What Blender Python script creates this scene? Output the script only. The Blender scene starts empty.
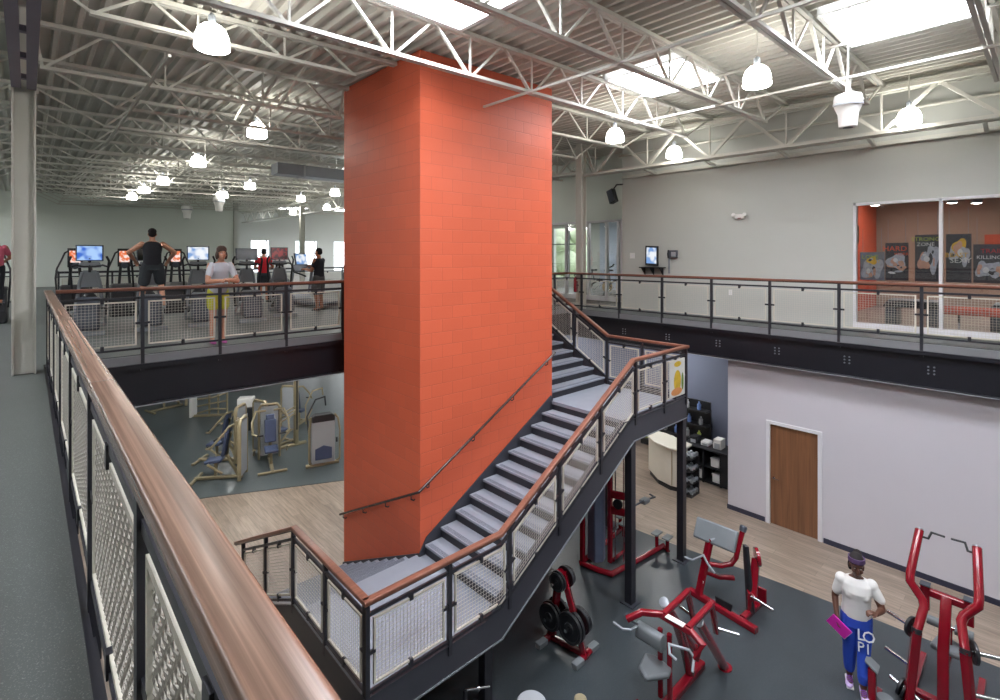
import bpy, math, random
from mathutils import Vector, Matrix
random.seed(7)
C = bpy.context.scene.collection
SC = bpy.context.scene
PI = math.pi
V = Vector
# ------------------------------------------------------------------ helpers
def s2l(c):
    return tuple((x/12.92 if x <= .04045 else ((x+.055)/1.055)**2.4) for x in c)
def rgb(r, g, b):
    return s2l((r/255, g/255, b/255)) + (1,)

def mat(name, col, rough=.5, metal=0, noise=0, nscale=8, bump=0, bscale=60, spec=.5, emit=None, es=0, coat=0):
    m = bpy.data.materials.new(name); m.use_nodes = True
    nt = m.node_tree; b = nt.nodes['Principled BSDF']
    b.inputs['Base Color'].default_value = col
    b.inputs['Roughness'].default_value = rough
    b.inputs['Metallic'].default_value = metal
    b.inputs['Specular IOR Level'].default_value = spec
    b.inputs['Coat Weight'].default_value = coat
    tc = nt.nodes.new('ShaderNodeTexCoord')
    if noise:
        n = nt.nodes.new('ShaderNodeTexNoise'); n.inputs['Scale'].default_value = nscale; n.inputs['Detail'].default_value = 5
        nt.links.new(tc.outputs['Object'], n.inputs['Vector'])
        mx = nt.nodes.new('ShaderNodeMix'); mx.data_type = 'RGBA'
        mx.inputs[6].default_value = tuple(min(1, x*(1-noise)) for x in col[:3])+(1,)
        mx.inputs[7].default_value = tuple(min(1, x*(1+noise)) for x in col[:3])+(1,)
        nt.links.new(n.outputs['Fac'], mx.inputs[0]); nt.links.new(mx.outputs[2], b.inputs['Base Color'])
    if bump:
        n2 = nt.nodes.new('ShaderNodeTexNoise'); n2.inputs['Scale'].default_value = bscale; n2.inputs['Detail'].default_value = 3
        nt.links.new(tc.outputs['Object'], n2.inputs['Vector'])
        bp = nt.nodes.new('ShaderNodeBump'); bp.inputs['Strength'].default_value = bump; bp.inputs['Distance'].default_value = .01
        nt.links.new(n2.outputs['Fac'], bp.inputs['Height']); nt.links.new(bp.outputs['Normal'], b.inputs['Normal'])
    if emit is not None:
        b.inputs['Emission Color'].default_value = emit; b.inputs['Emission Strength'].default_value = es
    return m

def wood_planks(name, c1, c2, w, l, rough, rot=0, streak=1.0, vert=False, fq=14):
    m = bpy.data.materials.new(name); m.use_nodes = True
    nt = m.node_tree; b = nt.nodes['Principled BSDF']; b.inputs['Roughness'].default_value = rough
    tc = nt.nodes.new('ShaderNodeTexCoord'); mp = nt.nodes.new('ShaderNodeMapping'); mp.inputs['Rotation'].default_value = (0, PI/2, 0) if vert else (0, 0, rot)
    if w > 1: mp.inputs['Location'].default_value = (.4, w*.43, 0)
    nt.links.new(tc.outputs['Object'], mp.inputs['Vector'])
    br = nt.nodes.new('ShaderNodeTexBrick'); br.inputs['Scale'].default_value = 1; br.inputs['Brick Width'].default_value = l; br.inputs['Row Height'].default_value = w
    br.inputs['Mortar Size'].default_value = .003; br.offset = .37
    br.inputs['Color1'].default_value = c1; br.inputs['Color2'].default_value = c2
    br.inputs['Mortar'].default_value = tuple(x*.55 for x in c1[:3])+(1,)
    nt.links.new(mp.outputs['Vector'], br.inputs['Vector'])
    mp2 = nt.nodes.new('ShaderNodeMapping'); mp2.inputs['Scale'].default_value = (1.2 if w < 1 else .5, fq, fq)
    nt.links.new(mp.outputs['Vector'], mp2.inputs['Vector'])
    n = nt.nodes.new('ShaderNodeTexNoise'); n.inputs['Scale'].default_value = 1.6; n.inputs['Detail'].default_value = 6; n.inputs['Distortion'].default_value = .6
    nt.links.new(mp2.outputs['Vector'], n.inputs['Vector'])
    mr = nt.nodes.new('ShaderNodeMapRange'); mr.inputs[1].default_value = .25; mr.inputs[2].default_value = .75
    mr.inputs[3].default_value = 1-.4*streak; mr.inputs[4].default_value = 1+.4*streak
    nt.links.new(n.outputs['Fac'], mr.inputs[0])
    mx = nt.nodes.new('ShaderNodeMix'); mx.data_type = 'RGBA'; mx.blend_type = 'MULTIPLY'; mx.inputs[0].default_value = 1
    nt.links.new(br.outputs['Color'], mx.inputs[6]); nt.links.new(mr.outputs[0], mx.inputs[7])
    nt.links.new(mx.outputs[2], b.inputs['Base Color'])
    return m

def block_paint(name, col):
    m = bpy.data.materials.new(name); m.use_nodes = True
    nt = m.node_tree; b = nt.nodes['Principled BSDF']; b.inputs['Roughness'].default_value = .5
    g = nt.nodes.new('ShaderNodeNewGeometry'); sp = nt.nodes.new('ShaderNodeSeparateXYZ'); nt.links.new(g.outputs['Position'], sp.inputs[0])
    ad = nt.nodes.new('ShaderNodeMath'); ad.operation = 'ADD'; nt.links.new(sp.outputs[0], ad.inputs[0]); nt.links.new(sp.outputs[1], ad.inputs[1])
    cb = nt.nodes.new('ShaderNodeCombineXYZ'); nt.links.new(ad.outputs[0], cb.inputs[0]); nt.links.new(sp.outputs[2], cb.inputs[1])
    br = nt.nodes.new('ShaderNodeTexBrick'); br.inputs['Scale'].default_value = 1; br.inputs['Brick Width'].default_value = .4; br.inputs['Row Height'].default_value = .2
    br.inputs['Mortar Size'].default_value = .006; br.inputs['Mortar Smooth'].default_value = .4
    br.inputs['Color1'].default_value = col; br.inputs['Color2'].default_value = tuple(x*.93 for x in col[:3])+(1,)
    br.inputs['Mortar'].default_value = tuple(x*.82 for x in col[:3])+(1,)
    nt.links.new(cb.outputs[0], br.inputs['Vector']); nt.links.new(br.outputs['Color'], b.inputs['Base Color'])
    n2 = nt.nodes.new('ShaderNodeTexNoise'); n2.inputs['Scale'].default_value = 45; nt.links.new(g.outputs['Position'], n2.inputs['Vector'])
    su = nt.nodes.new('ShaderNodeMath'); su.operation = 'MULTIPLY_ADD'; su.inputs[1].default_value = .12
    iv = nt.nodes.new('ShaderNodeMath'); iv.operation = 'SUBTRACT'; iv.inputs[0].default_value = 1; nt.links.new(br.outputs['Fac'], iv.inputs[1])
    nt.links.new(n2.outputs['Fac'], su.inputs[0]); nt.links.new(iv.outputs[0], su.inputs[2])
    bp = nt.nodes.new('ShaderNodeBump'); bp.inputs['Strength'].default_value = .5; bp.inputs['Distance'].default_value = .008
    nt.links.new(su.outputs[0], bp.inputs['Height']); nt.links.new(bp.outputs['Normal'], b.inputs['Normal'])
    return m

def rubber(name, col, speck, rough=.45):
    m = mat(name, col, rough, noise=.12, nscale=1.3)
    nt = m.node_tree; b = nt.nodes['Principled BSDF']
    tc = [n for n in nt.nodes if n.type == 'TEX_COORD'][0]; mx = [n for n in nt.nodes if n.type == 'MIX'][0]
    vo = nt.nodes.new('ShaderNodeTexNoise'); vo.inputs['Scale'].default_value = 190; vo.inputs['Detail'].default_value = 2
    nt.links.new(tc.outputs['Object'], vo.inputs['Vector'])
    rp = nt.nodes.new('ShaderNodeMapRange'); rp.inputs[1].default_value = .60; rp.inputs[2].default_value = .68
    nt.links.new(vo.outputs['Fac'], rp.inputs[0])
    m2 = nt.nodes.new('ShaderNodeMix'); m2.data_type = 'RGBA'; m2.inputs[7].default_value = speck
    nt.links.new(rp.outputs[0], m2.inputs[0]); nt.links.new(mx.outputs[2], m2.inputs[6]); nt.links.new(m2.outputs[2], b.inputs['Base Color'])
    return m

def glass(name, tint=(1, 1, 1, 1), refl=.12, op=.0):
    m = bpy.data.materials.new(name); m.use_nodes = True
    nt = m.node_tree; nt.nodes.remove(nt.nodes['Principled BSDF']); out = nt.nodes['Material Output']
    tr = nt.nodes.new('ShaderNodeBsdfTransparent'); tr.inputs[0].default_value = tint
    gl = nt.nodes.new('ShaderNodeBsdfGlossy'); gl.inputs['Roughness'].default_value = .02
    lw = nt.nodes.new('ShaderNodeFresnel'); lw.inputs[0].default_value = 1.5
    mr = nt.nodes.new('ShaderNodeMath'); mr.operation = 'ADD'; mr.inputs[1].default_value = refl; nt.links.new(lw.outputs[0], mr.inputs[0])
    ms = nt.nodes.new('ShaderNodeMixShader'); nt.links.new(mr.outputs[0], ms.inputs[0]); nt.links.new(tr.outputs[0], ms.inputs[1]); nt.links.new(gl.outputs[0], ms.inputs[2])
    nt.links.new(ms.outputs[0], out.inputs[0])
    return m

class MB:
    def __init__(s): s.v = []; s.f = []
    def add(s, vs, fs):
        n = len(s.v); s.v += [tuple(x) for x in vs]; s.f += [tuple(i+n for i in f) for f in fs]; return s
    def box(s, x0, y0, z0, x1, y1, z1):
        return s.add([(x0,y0,z0),(x1,y0,z0),(x1,y1,z0),(x0,y1,z0),(x0,y0,z1),(x1,y0,z1),(x1,y1,z1),(x0,y1,z1)],
              [(0,3,2,1),(4,5,6,7),(0,1,5,4),(1,2,6,5),(2,3,7,6),(3,0,4,7)])
    def cbox(s, cx, cy, cz, sx, sy, sz): return s.box(cx-sx/2, cy-sy/2, cz-sz/2, cx+sx/2, cy+sy/2, cz+sz/2)
    def frame(s, pts, closed=False, up=None):
        P = [V(p) for p in pts]; n = len(P); out = []
        u0 = V(up) if up is not None else None
        prevN = None
        for i in range(n):
            if closed: a = (P[i]-P[i-1]).normalized(); b = (P[(i+1) % n]-P[i]).normalized()
            else:
                a = (P[i]-P[i-1]).normalized() if i else (P[1]-P[0]).normalized()
                b = (P[i+1]-P[i]).normalized() if i < n-1 else a
            t = (a+b); t = t.normalized() if t.length > 1e-6 else a
            k = max(.3, math.sqrt(max(0.05, (1+a.dot(b))/2)))
            if u0 is not None:
                sd = t.cross(u0)
                if sd.length < 1e-5: sd = t.cross(V((1,0,0)))
                sd.normalize(); nn = sd.cross(t).normalized()
            else:
                if prevN is None:
                    r = V((0,0,1)) if abs(t.z) < .9 else V((1,0,0))
                    nn = (r - t*r.dot(t)).normalized()
                else:
                    nn = prevN - t*prevN.dot(t); nn = nn.normalized() if nn.length > 1e-6 else t.orthogonal().normalized()
                sd = t.cross(nn)
            prevN = nn; out.append((P[i], t, sd, nn, 1/k, a, b))
        return out
    def sweep(s, pts, prof, up=None, closed=False, cap=True):
        # prof: list of (side, normal) offsets; mitred
        fr = s.frame(pts, closed, up); n = len(prof); vs = []; fs = []
        for (p, t, sd, nn, k, a, b) in fr:
            bend = (b-a)
            for (x, y) in prof:
                off = sd*x + nn*y
                if bend.length > 1e-4:
                    d = bend.normalized(); off = off + d*off.dot(d)*(k-1)
                vs.append(p+off)
        m = len(fr)
        for i in range(m if closed else m-1):
            j = (i+1) % m
            for q in range(n):
                r = (q+1) % n
                fs.append((i*n+q, i*n+r, j*n+r, j*n+q))
        if cap and not closed:
            fs.append(tuple(range(n-1, -1, -1))); fs.append(tuple((m-1)*n+q for q in range(n)))
        return s.add(vs, fs)
    def tube(s, pts, r, n=8, closed=False, cap=True):
        if isinstance(r, (list, tuple)):
            fr = s.frame(pts, closed); vs = []; fs = []
            for (p, t, sd, nn, k, a, b), rr in zip(fr, r):
                for q in range(n):
                    A = 2*PI*q/n; vs.append(p+sd*math.cos(A)*rr+nn*math.sin(A)*rr)
            m = len(fr)
            for i in range(m-1):
                for q in range(n): fs.append((i*n+q, i*n+(q+1) % n, (i+1)*n+(q+1) % n, (i+1)*n+q))
            if cap: fs.append(tuple(range(n-1, -1, -1))); fs.append(tuple((m-1)*n+q for q in range(n)))
            return s.add(vs, fs)
        return s.sweep(pts, [(r*math.cos(2*PI*q/n), r*math.sin(2*PI*q/n)) for q in range(n)], None, closed, cap)
    def bar(s, pts, w, h, up=(0,0,1), closed=False):
        return s.sweep(pts, [(-w/2,-h/2),(w/2,-h/2),(w/2,h/2),(-w/2,h/2)], up, closed)
    def rbar(s, pts, w, h, r, up=(0,0,1), closed=False, seg=3):
        pr = []
        for (cx, cy, a0) in ((w/2-r,-h/2+r,-90),(w/2-r,h/2-r,0),(-w/2+r,h/2-r,90),(-w/2+r,-h/2+r,180)):
            for q in range(seg+1):
                A = math.radians(a0+90*q/seg); pr.append((cx+r*math.cos(A), cy+r*math.sin(A)))
        return s.sweep(pts, pr, up, closed)
    def lathe(s, c, prof, n=24, axis=(0,0,1), cap=True):
        ax = V(axis).normalized(); u = ax.orthogonal().normalized(); w = ax.cross(u); c = V(c); vs = []; fs = []
        for (r, h) in prof:
            for q in range(n):
                A = 2*PI*q/n; vs.append(c+ax*h+u*(r*math.cos(A))+w*(r*math.sin(A)))
        m = len(prof)
        for i in range(m-1):
            for q in range(n): fs.append((i*n+q, i*n+(q+1) % n, (i+1)*n+(q+1) % n, (i+1)*n+q))
        if cap: fs.append(tuple(range(n-1, -1, -1))); fs.append(tuple((m-1)*n+q for q in range(n)))
        return s.add(vs, fs)
    def prism(s, poly, ext):
        P = [V(p) for p in poly]; e = V(ext); n = len(P)
        nv = V((0,0,0))
        for i in range(n): nv += P[i].cross(P[(i+1) % n])
        if nv.dot(e) < 0: P.reverse()
        vs = P+[p+e for p in P]
        fs = [tuple(range(n-1, -1, -1)), tuple(range(n, 2*n))]+[(i, (i+1) % n, (i+1) % n+n, i+n) for i in range(n)]
        return s.add(vs, fs)
    def ball(s, c, r, n=12, m=8, sc=(1,1,1)):
        vs = []; fs = []
        for i in range(m+1):
            t = PI*i/m
            for q in range(n):
                A = 2*PI*q/n; vs.append((c[0]+r*sc[0]*math.sin(t)*math.cos(A), c[1]+r*sc[1]*math.sin(t)*math.sin(A), c[2]-r*sc[2]*math.cos(t)))
        for i in range(m):
            for q in range(n): fs.append((i*n+q, i*n+(q+1) % n, (i+1)*n+(q+1) % n, (i+1)*n+q))
        return s.add(vs, fs)
    def build(s, name, m, parent=None, bevel=0, smooth=35, seg=2):
        off = V((0,0,0)); p = parent
        while p is not None: off += p.location; p = p.parent
        me = bpy.data.meshes.new(name); me.from_pydata([tuple(V(v)-off) for v in s.v], [], s.f); me.validate()
        me.materials.append(m)
        if smooth:
            me.polygons.foreach_set('use_smooth', [True]*len(me.polygons)); me.set_sharp_from_angle(angle=math.radians(smooth))
        me.update()
        o = bpy.data.objects.new(name, me); C.objects.link(o)
        if parent: o.parent = parent
        if bevel:
            b = o.modifiers.new('bevel', 'BEVEL'); b.width = bevel; b.segments = seg; b.limit_method = 'ANGLE'; b.harden_normals = False
        return o

def tag(o, label, cat, group=None, kind=None):
    o['label'] = label; o['category'] = cat
    if group: o['group'] = group
    if kind: o['kind'] = kind
    return o
def thing(name, label, cat, loc=(0,0,0), group=None):
    o = bpy.data.objects.new(name, None); o.empty_display_size = .2; o.location = loc; C.objects.link(o)
    return tag(o, label, cat, group)
def struct(o, label=None):
    o['kind'] = 'structure'
    if label: o['label'] = label
    return o
def dup(root, loc=None, rot=None, label=None, group=None):
    def cp(o, par):
        c = o.copy(); C.objects.link(c)
        if par is not None: c.parent = par
        for ch in kids.get(o.name, []): cp(ch, c)
        return c
    kids = {}
    for o in C.objects:
        if o.parent: kids.setdefault(o.parent.name, []).append(o)
    r = cp(root, None)
    if loc is not None: r.location = loc
    if rot is not None: r.rotation_euler = (0, 0, rot)
    if label: r['label'] = label
    if group: r['group'] = group
    return r
def text(name, body, size, m, parent, loc, rot, ext=.001, align='CENTER', sx=1):
    cu = bpy.data.curves.new(name, 'FONT'); cu.body = body; cu.size = size; cu.extrude = ext; cu.align_x = align; cu.align_y = 'CENTER'; cu.resolution_u = 2
    tmp = bpy.data.objects.new(name, cu); me = bpy.data.meshes.new_from_object(tmp); bpy.data.objects.remove(tmp); me.materials.clear(); me.materials.append(m)
    o = bpy.data.objects.new(name, me); C.objects.link(o); o.parent = parent
    o.location = loc; o.rotation_euler = rot; o.scale = (sx, 1, 1); return o

# ------------------------------------------------------------------ materials
M = {}
M['wall'] = mat('wall_paint', rgb(188,191,186), .7, noise=.02, nscale=2, bump=.03, bscale=120)
M['wall_low'] = mat('wall_paint_lower', rgb(200,198,205), .65, noise=.02, nscale=2, bump=.03, bscale=120)
M['wall_green'] = mat('wall_paint_gym', rgb(222,229,222), .7, noise=.02, nscale=1.2)
M['wall_blue'] = mat('wall_paint_blue', rgb(120,128,150), .7, noise=.03, nscale=2)
M['steel_white'] = mat('white_steel_paint', rgb(204,203,195), .45, noise=.05, nscale=5)
M['deck'] = mat('deck_paint', rgb(206,204,196), .55, noise=.05, nscale=3)
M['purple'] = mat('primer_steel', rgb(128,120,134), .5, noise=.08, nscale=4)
M['black'] = mat('black_steel', rgb(42,43,50), .42, noise=.12, nscale=6)
M['beam'] = mat('beam_steel', rgb(27,28,35), .38, noise=.1, nscale=3)
M['stringer'] = mat('stringer_steel', rgb(58,60,68), .4, noise=.1, nscale=4)
M['cream'] = mat('cream_metal', rgb(206,203,190), .45, noise=.04, nscale=10)
M['wire_grey'] = mat('wire_mesh_grey', rgb(160,157,148), .5, noise=.06, nscale=10)
M['wire'] = mat('wire_mesh', rgb(205,202,192), .5, noise=.04, nscale=10)
M['capsheen'] = wood_planks('handrail_wood_sheen', rgb(140,112,96), rgb(128,101,86), 4, 2.6, .27, PI/2, 1.7, fq=44)  # near rail wood greyed; skylight and ceiling reflection put into its colour
M['capwood'] = wood_planks('handrail_wood', rgb(126,82,66), rgb(112,72,58), 4, 2.2, .3, 0, .8, fq=40)
M['plank'] = wood_planks('floor_planks', rgb(150,135,121), rgb(131,118,106), .18, 1.22, .38, PI/2, .8)
M['doorwood'] = wood_planks('door_veneer', rgb(124,86,60), rgb(116,80,56), 4, 6, .4, 0, .8, True)
M['rubber'] = rubber('rubber_floor', rgb(54,61,65), rgb(88,96,100), .33)
M['rubber_up'] = rubber('rubber_floor_upper', rgb(84,90,88), rgb(128,134,132), .42)
M['tower'] = block_paint('orange_block', rgb(212,98,66))
M['tread'] = mat('tread_rubber', rgb(138,144,155), .5, noise=.08, nscale=6)
M['nosing'] = mat('tread_nosing', rgb(116,122,134), .6, noise=.08, nscale=6)
M['red'] = mat('red_paint', rgb(128,11,29), .24, noise=.1, nscale=5, coat=.5)
M['pad'] = mat('grey_pad', rgb(112,118,122), .5, noise=.08, nscale=9, bump=.1, bscale=200)
M['padblue'] = mat('blue_pad', rgb(70,82,112), .5, noise=.08, nscale=9)
M['chrome'] = mat('chrome', rgb(210,212,216), .12, 1)
M['iron'] = mat('cast_iron', rgb(34,36,40), .4, noise=.15, nscale=12)
M['greymetal'] = mat('grey_metal', rgb(140,146,152), .35, .3, noise=.06)
M['champ'] = mat('champagne_frame', rgb(160,150,122), .35, .35, noise=.06)
M['silver'] = mat('silver_shroud', rgb(160,165,170), .35, .1, noise=.04)
M['blackplast'] = mat('black_plastic', rgb(30,32,36), .45, noise=.1)
M['darkgrey'] = mat('dark_grey_plastic', rgb(66,72,82), .45, noise=.1)
M['white'] = mat('white_plastic', rgb(228,228,226), .4, noise=.02)
M['frame_white'] = mat('white_window_frame', rgb(222,222,226), .4, noise=.02)
M['glass'] = glass('clear_glass', (.97,.98,.985,1), .02)
M['lampglow'] = mat('lamp_acrylic', rgb(240,240,235), .4, emit=(1,.97,.90,1), es=15)
M['skyglow'] = mat('skylight_acrylic', rgb(240,242,250), .4, emit=(.93,.94,1,1), es=20)
M['baseb'] = mat('dark_baseboard', rgb(46,48,66), .5, noise=.05)
M['troffer'] = mat('troffer_diffuser', rgb(240,240,240), .4, emit=(1,.98,.95,1), es=22)
M['skin_d'] = mat('dark_skin', rgb(92,60,46), .5, noise=.08, nscale=12)
M['skin_l'] = mat('fair_skin', rgb(206,152,126), .5, noise=.06, nscale=12)
M['skin_m'] = mat('tan_skin', rgb(176,116,86), .5, noise=.06, nscale=12)
M['hair'] = mat('dark_hair', rgb(26,20,20), .85, noise=.2, nscale=30)
M['hair_b'] = mat('brown_hair', rgb(66,44,34), .6, noise=.2, nscale=30)
M['tee'] = mat('white_cotton', rgb(226,226,224), .8, noise=.03, nscale=14, bump=.25, bscale=14)
M['bluepants'] = mat('blue_fleece', rgb(36,74,182), .8, noise=.08, nscale=14, bump=.25, bscale=12)

U = 4.25; L1 = 1.28; L2 = 3.04; RR = .16
def deck(x): return 8.80+.022*x
# ------------------------------------------------------------------ setting
def structbox(name, m, *b, label=None, bevel=0):
    return struct(MB().box(*b).build(name, m, bevel=bevel, smooth=0), label)
# lower floor: planks, rubber areas
structbox('floor', M['plank'], -16, -8, -.3, 22, 44, 0, label='wood plank floor of the lower level')
fr = MB().prism([(1.2,-7.5,0),(10.45,-7.5,0),(10.05,0,0),(9.76,3.2,0),(9.48,5.2,0),(9.2,8.2,0),(5.0,8.2,0),(4.6,6.2,0),(1.2,6.2,0)], (0,0,.012)).build('floor_rubber', M['rubber'])
struct(fr, 'dark rubber floor under the red machines')
fr = MB().prism([(-12,20.2,0),(.9,14.6,0),(3.13,13.7,0),(5.97,12.35,0),(12,9.9,0),(14.5,9.9,0),(14.5,34,0),(-12,34,0)], (0,0,.012)).build('floor_rubber_far', rubber('rubber_floor_far', rgb(78,87,90), rgb(108,116,120), .28))
struct(fr, 'dark rubber floor under the strength machines behind the tower')
# upper floors
structbox('floor_upper', M['rubber_up'], -15.5, 9.66, 4.05, 14.3, 43.5, U, label='dark rubber floor of the upper gym')
structbox('floor_walkway', M['rubber_up'], -4.0, -6.5, 4.05, .17, 9.66, U, label='dark rubber floor of the near walkway')
structbox('floor_gallery', M['rubber_up'], 11.62, -6.5, 4.05, 12.75, 9.66, U, label='narrow gallery floor along the upper wall')
structbox('floor_stairhead', M['rubber_up'], 7.36, 8.55, 4.05, 9.12, 9.66, U)
structbox('floor_recess', M['rubber_up'], 12.75, 8.5, 4.05, 19.3, 18.6, U)
structbox('floor_studio', M['plank'], 12.95, -6.5, 4.02, 21, 8.3, U+.01)
# slab edges and beams
sl = mat('slab_edge', rgb(122,124,128), .6, noise=.06)
structbox('trim_1', M['beam'], .17, -6.5, 4.05, .20, 9.60, 4.225)
structbox('trim_2', sl, .17, 9.60, 4.11, 7.36, 9.66, 4.235)
structbox('trim_3', sl, 11.56, -6.5, 4.11, 11.62, 9.66, 4.235)
structbox('trim_4', sl, 9.12, 9.60, 4.11, 11.62, 9.66, 4.235)
def ibeam(name, p, q, side, label):
    # channel-faced beam along p->q; the face stands toward `side`
    mb = MB(); p = V(p); q = V(q); d = (q-p).normalized(); s = V(side)
    mb.bar([p+V((0,0,-.29)), q+V((0,0,-.29))], .02, .56)
    mb.bar([p+V((0,0,.024))-s*.0, q+V((0,0,.024))-s*.0], .17, .072)
    mb.bar([p+V((0,0,-.575))-s*.0, q+V((0,0,-.575))-s*.0], .17, .022)
    n = int((q-p).length/1.25)
    return struct(mb.build(name, M['beam'], smooth=0), label)
ibeam('beam_gallery', (11.60,-6.5,4.05), (11.60,9.62,4.05), (-1,0,0), 'black steel beam under the gallery along the wall')
ibeam('beam_gym', (.2,9.64,4.05), (7.35,9.64,4.05), (0,-1,0), 'black steel beam under the upper gym edge')
ibeam('beam_stairhead', (9.1,9.64,4.05), (11.6,9.64,4.05), (0,-1,0), 'black steel beam beyond the stair head')
ibeam('beam_walkway', (.14,-6.5,4.05), (.14,9.62,4.05), (1,0,0), 'black steel beam under the near walkway')
# bolt groups on the gallery beam
for k in range(7):
    y = .29+1.25*k
    if k % 2 == 0 or True:
        b = MB()
        for dy in (-.17, -.09):
            for dz in (0, .06, .12): b.lathe((11.588, y+dy, 3.72+dz), [(.016,0),(.016,.012)], 6, (-1,0,0))
        struct(b.build('trim_bolts', M['greymetal']), 'bolt heads on the black gallery beam')
lip = MB().box(11.50,-6.5,3.462,11.70,9.6,3.472).build('trim_5', M['silver'], smooth=0); struct(lip)
lip = MB().box(.2,9.52,3.462,7.35,9.74,3.472).build('trim_6', M['silver'], smooth=0); struct(lip)
# soffit below upper floors
structbox('ceiling_lower', M['wall'], -15.5, 9.75, 3.5, 14.1, 43.5, 3.56)
structbox('ceiling_gallery', M['wall'], 11.72, -6.5, 3.60, 20.9, 9.7, 3.66)
structbox('ceiling_walkway', M['wall'], -4, -6.5, 3.5, .05, 9.6, 3.56)
# lower right wall with door opening
DW0, DW1, DH = 3.203, 4.116, 2.15
mb = MB(); mb.box(11.78,-6.5,0,11.95,DW0-.04,3.6); mb.box(11.78,DW1+.04,0,11.95,5.017,3.6); mb.box(11.78,DW0-.04,DH+.04,11.95,DW1+.04,3.6)
struct(mb.build('wall_right', M['wall_low'], smooth=0), 'white lower wall with the wooden door')
struct(MB().box(11.95,4.85,0,14.2,5.017,3.6).build('wall_right_return', M['wall_low'], smooth=0))
struct(MB().box(14.2,4.8,0,14.35,16,3.6).build('wall_recess', M['wall_blue'], smooth=0), 'blue grey wall of the recess behind the white wall')
mb = MB(); mb.box(11.762,-6.5,0,11.78,DW0-.1,.1); mb.box(11.762,DW1+.1,0,11.78,5.03,.1)
struct(mb.build('baseboard_right', M['baseb'], smooth=0))
dr = MB().box(11.80,DW0+.004,.008,11.845,DW1-.004,DH).build('door_1', M['doorwood'], bevel=.003); struct(dr, 'brown wooden door in the white lower wall')
mb = MB()
for y0, y1 in ((DW0-.075, DW0), (DW1, DW1+.075)): mb.box(11.755,y0,0,11.90,y1,DH+.075)
mb.box(11.755,DW0,DH+.004,11.90,DW1,DH+.075)
struct(mb.build('door_frame', M['frame_white'], bevel=.004))
h = MB(); h.lathe((11.80,DW1-.07,1.0), [(.028,0),(.028,.012),(.012,.016),(.012,.05)], 16, (-1,0,0)); h.tube([(11.752,DW1-.07,1.0),(11.75,DW1-.19,1.0)], .01, 8)
hd = h.build('door_handle', M['chrome'], dr)
# upper right wall with studio window
WX = 12.7; WY1 = 2.80; WZ0 = 4.30; WZ1 = 6.885
mb = MB(); mb.box(WX,WY1,3.66,WX+.2,8.46,9.08); mb.box(WX,-6.5,WZ1,WX+.2,WY1,9.08); mb.box(WX,-6.5,3.66,WX+.2,WY1,WZ0)
struct(mb.build('wall_upper', M['wall'], smooth=0), 'pale upper wall above the gallery')
struct(MB().box(WX+.2,8.3,3.66,14.3,8.46,9.1).build('wall_upper_return', M['wall'], smooth=0))
mb = MB(); f = .055
for y in (WY1-f/2, 1.405, .02, -1.36, -2.75): mb.box(WX-.03,y-f/2,WZ0,WX+.1,y+f/2,WZ1)
mb.box(WX-.03,-6,WZ1-f,WX+.1,WY1,WZ1); mb.box(WX-.04,-6,WZ0-.02,WX+.1,WY1,WZ0+.10); mb.box(WX-.03,-6,5.19,WX+.1,WY1,5.25)
w1 = struct(mb.build('window_1', M['frame_white'], bevel=.004), 'large white framed studio window in the upper wall')
g = MB().box(WX+.03,-6,WZ0+.1,WX+.036,WY1-f,WZ1-f).build('window_1_glass', M['glass'], w1, smooth=0); 
# studio room behind the window
br = mat('studio_brown', rgb(160,134,118), .7, noise=.04); orr = mat('studio_orange', rgb(190,78,48), .6, noise=.05)
structbox('wall_studio_back', br, 19.0,-6.5,U,19.15,8.3,8.0)
structbox('wall_studio_side', orr, 12.95,3.6,U,19,3.75,8.0)
structbox('wall_studio_far', br, 12.95,-6.65,U,19,-6.5,8.0)
structbox('ceiling_studio', br, 12.92,-6.5,7.35,19.1,3.7,7.45)
structbox('trim_studio_band', orr, 18.97,-6.4,5.4,19.0,1.2,6.35)
for i, (x, y) in enumerate(((15.2,2.6),(15.7,3.0),(16.3,1.6),(16.8,1.2),(16.9,.1))):
    t = thing('track_light', 'small white lamp on the studio ceiling behind the window glass', 'lamp', (x,y,7.35), 'studio ceiling lamps')
    MB().lathe((x,y,7.05), [(.10,0),(.12,.12),(.04,.22),(.03,.3)], 14).build('lamp_housing', M['darkgrey'], t)
    MB().lathe((x,y,7.035), [(.02,0),(.095,.012)], 14).build('lamp_lens', M['lampglow'], t)
# recess glass wall to the cycle room
GX = 14.3
mb = MB(); mb.box(GX,8.46,6.98,GX+.15,18.6,9.15); mb.box(GX,13.0,3.66,GX+.15,18.6,6.98)
struct(mb.build('wall_glazed', M['wall_green'], smooth=0))
mb = MB(); 
for y in (8.50, 9.55, 9.68, 10.15, 10.9, 11.9, 12.98): mb.box(GX-.03,y-.045,U,GX+.09,y+.045,6.98)
mb.box(GX-.03,8.46,6.9,GX+.09,13.0,6.98); mb.box(GX-.03,8.46,U,GX+.09,13.0,U+.16); mb.box(GX-.03,8.5,6.40,GX+.09,9.6,6.47)
gw = struct(mb.build('window_2', M['frame_white'], bevel=.004), 'glass doors of the cycling room')
MB().box(GX+.02,8.5,U+.16,GX+.026,12.95,6.9).build('window_2_glass', M['glass'], gw, smooth=0)
structbox('wall_cycle_back', mat('cycle_wall_paint', rgb(176,186,202), .7, noise=.02), 19.2,8.3,U,19.35,14.0,7.4); 
mb = MB(); mb.box(19.2,14.0,U,19.35,14.5,7.4); mb.box(19.2,17.2,U,19.35,18.6,7.4); mb.box(19.2,14.5,7.1,19.35,17.2,7.4); mb.box(19.2,14.5,U,19.35,17.2,4.7)
struct(mb.build('wall_cycle_window', M['wall'], smooth=0))
mb = MB(); 
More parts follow.
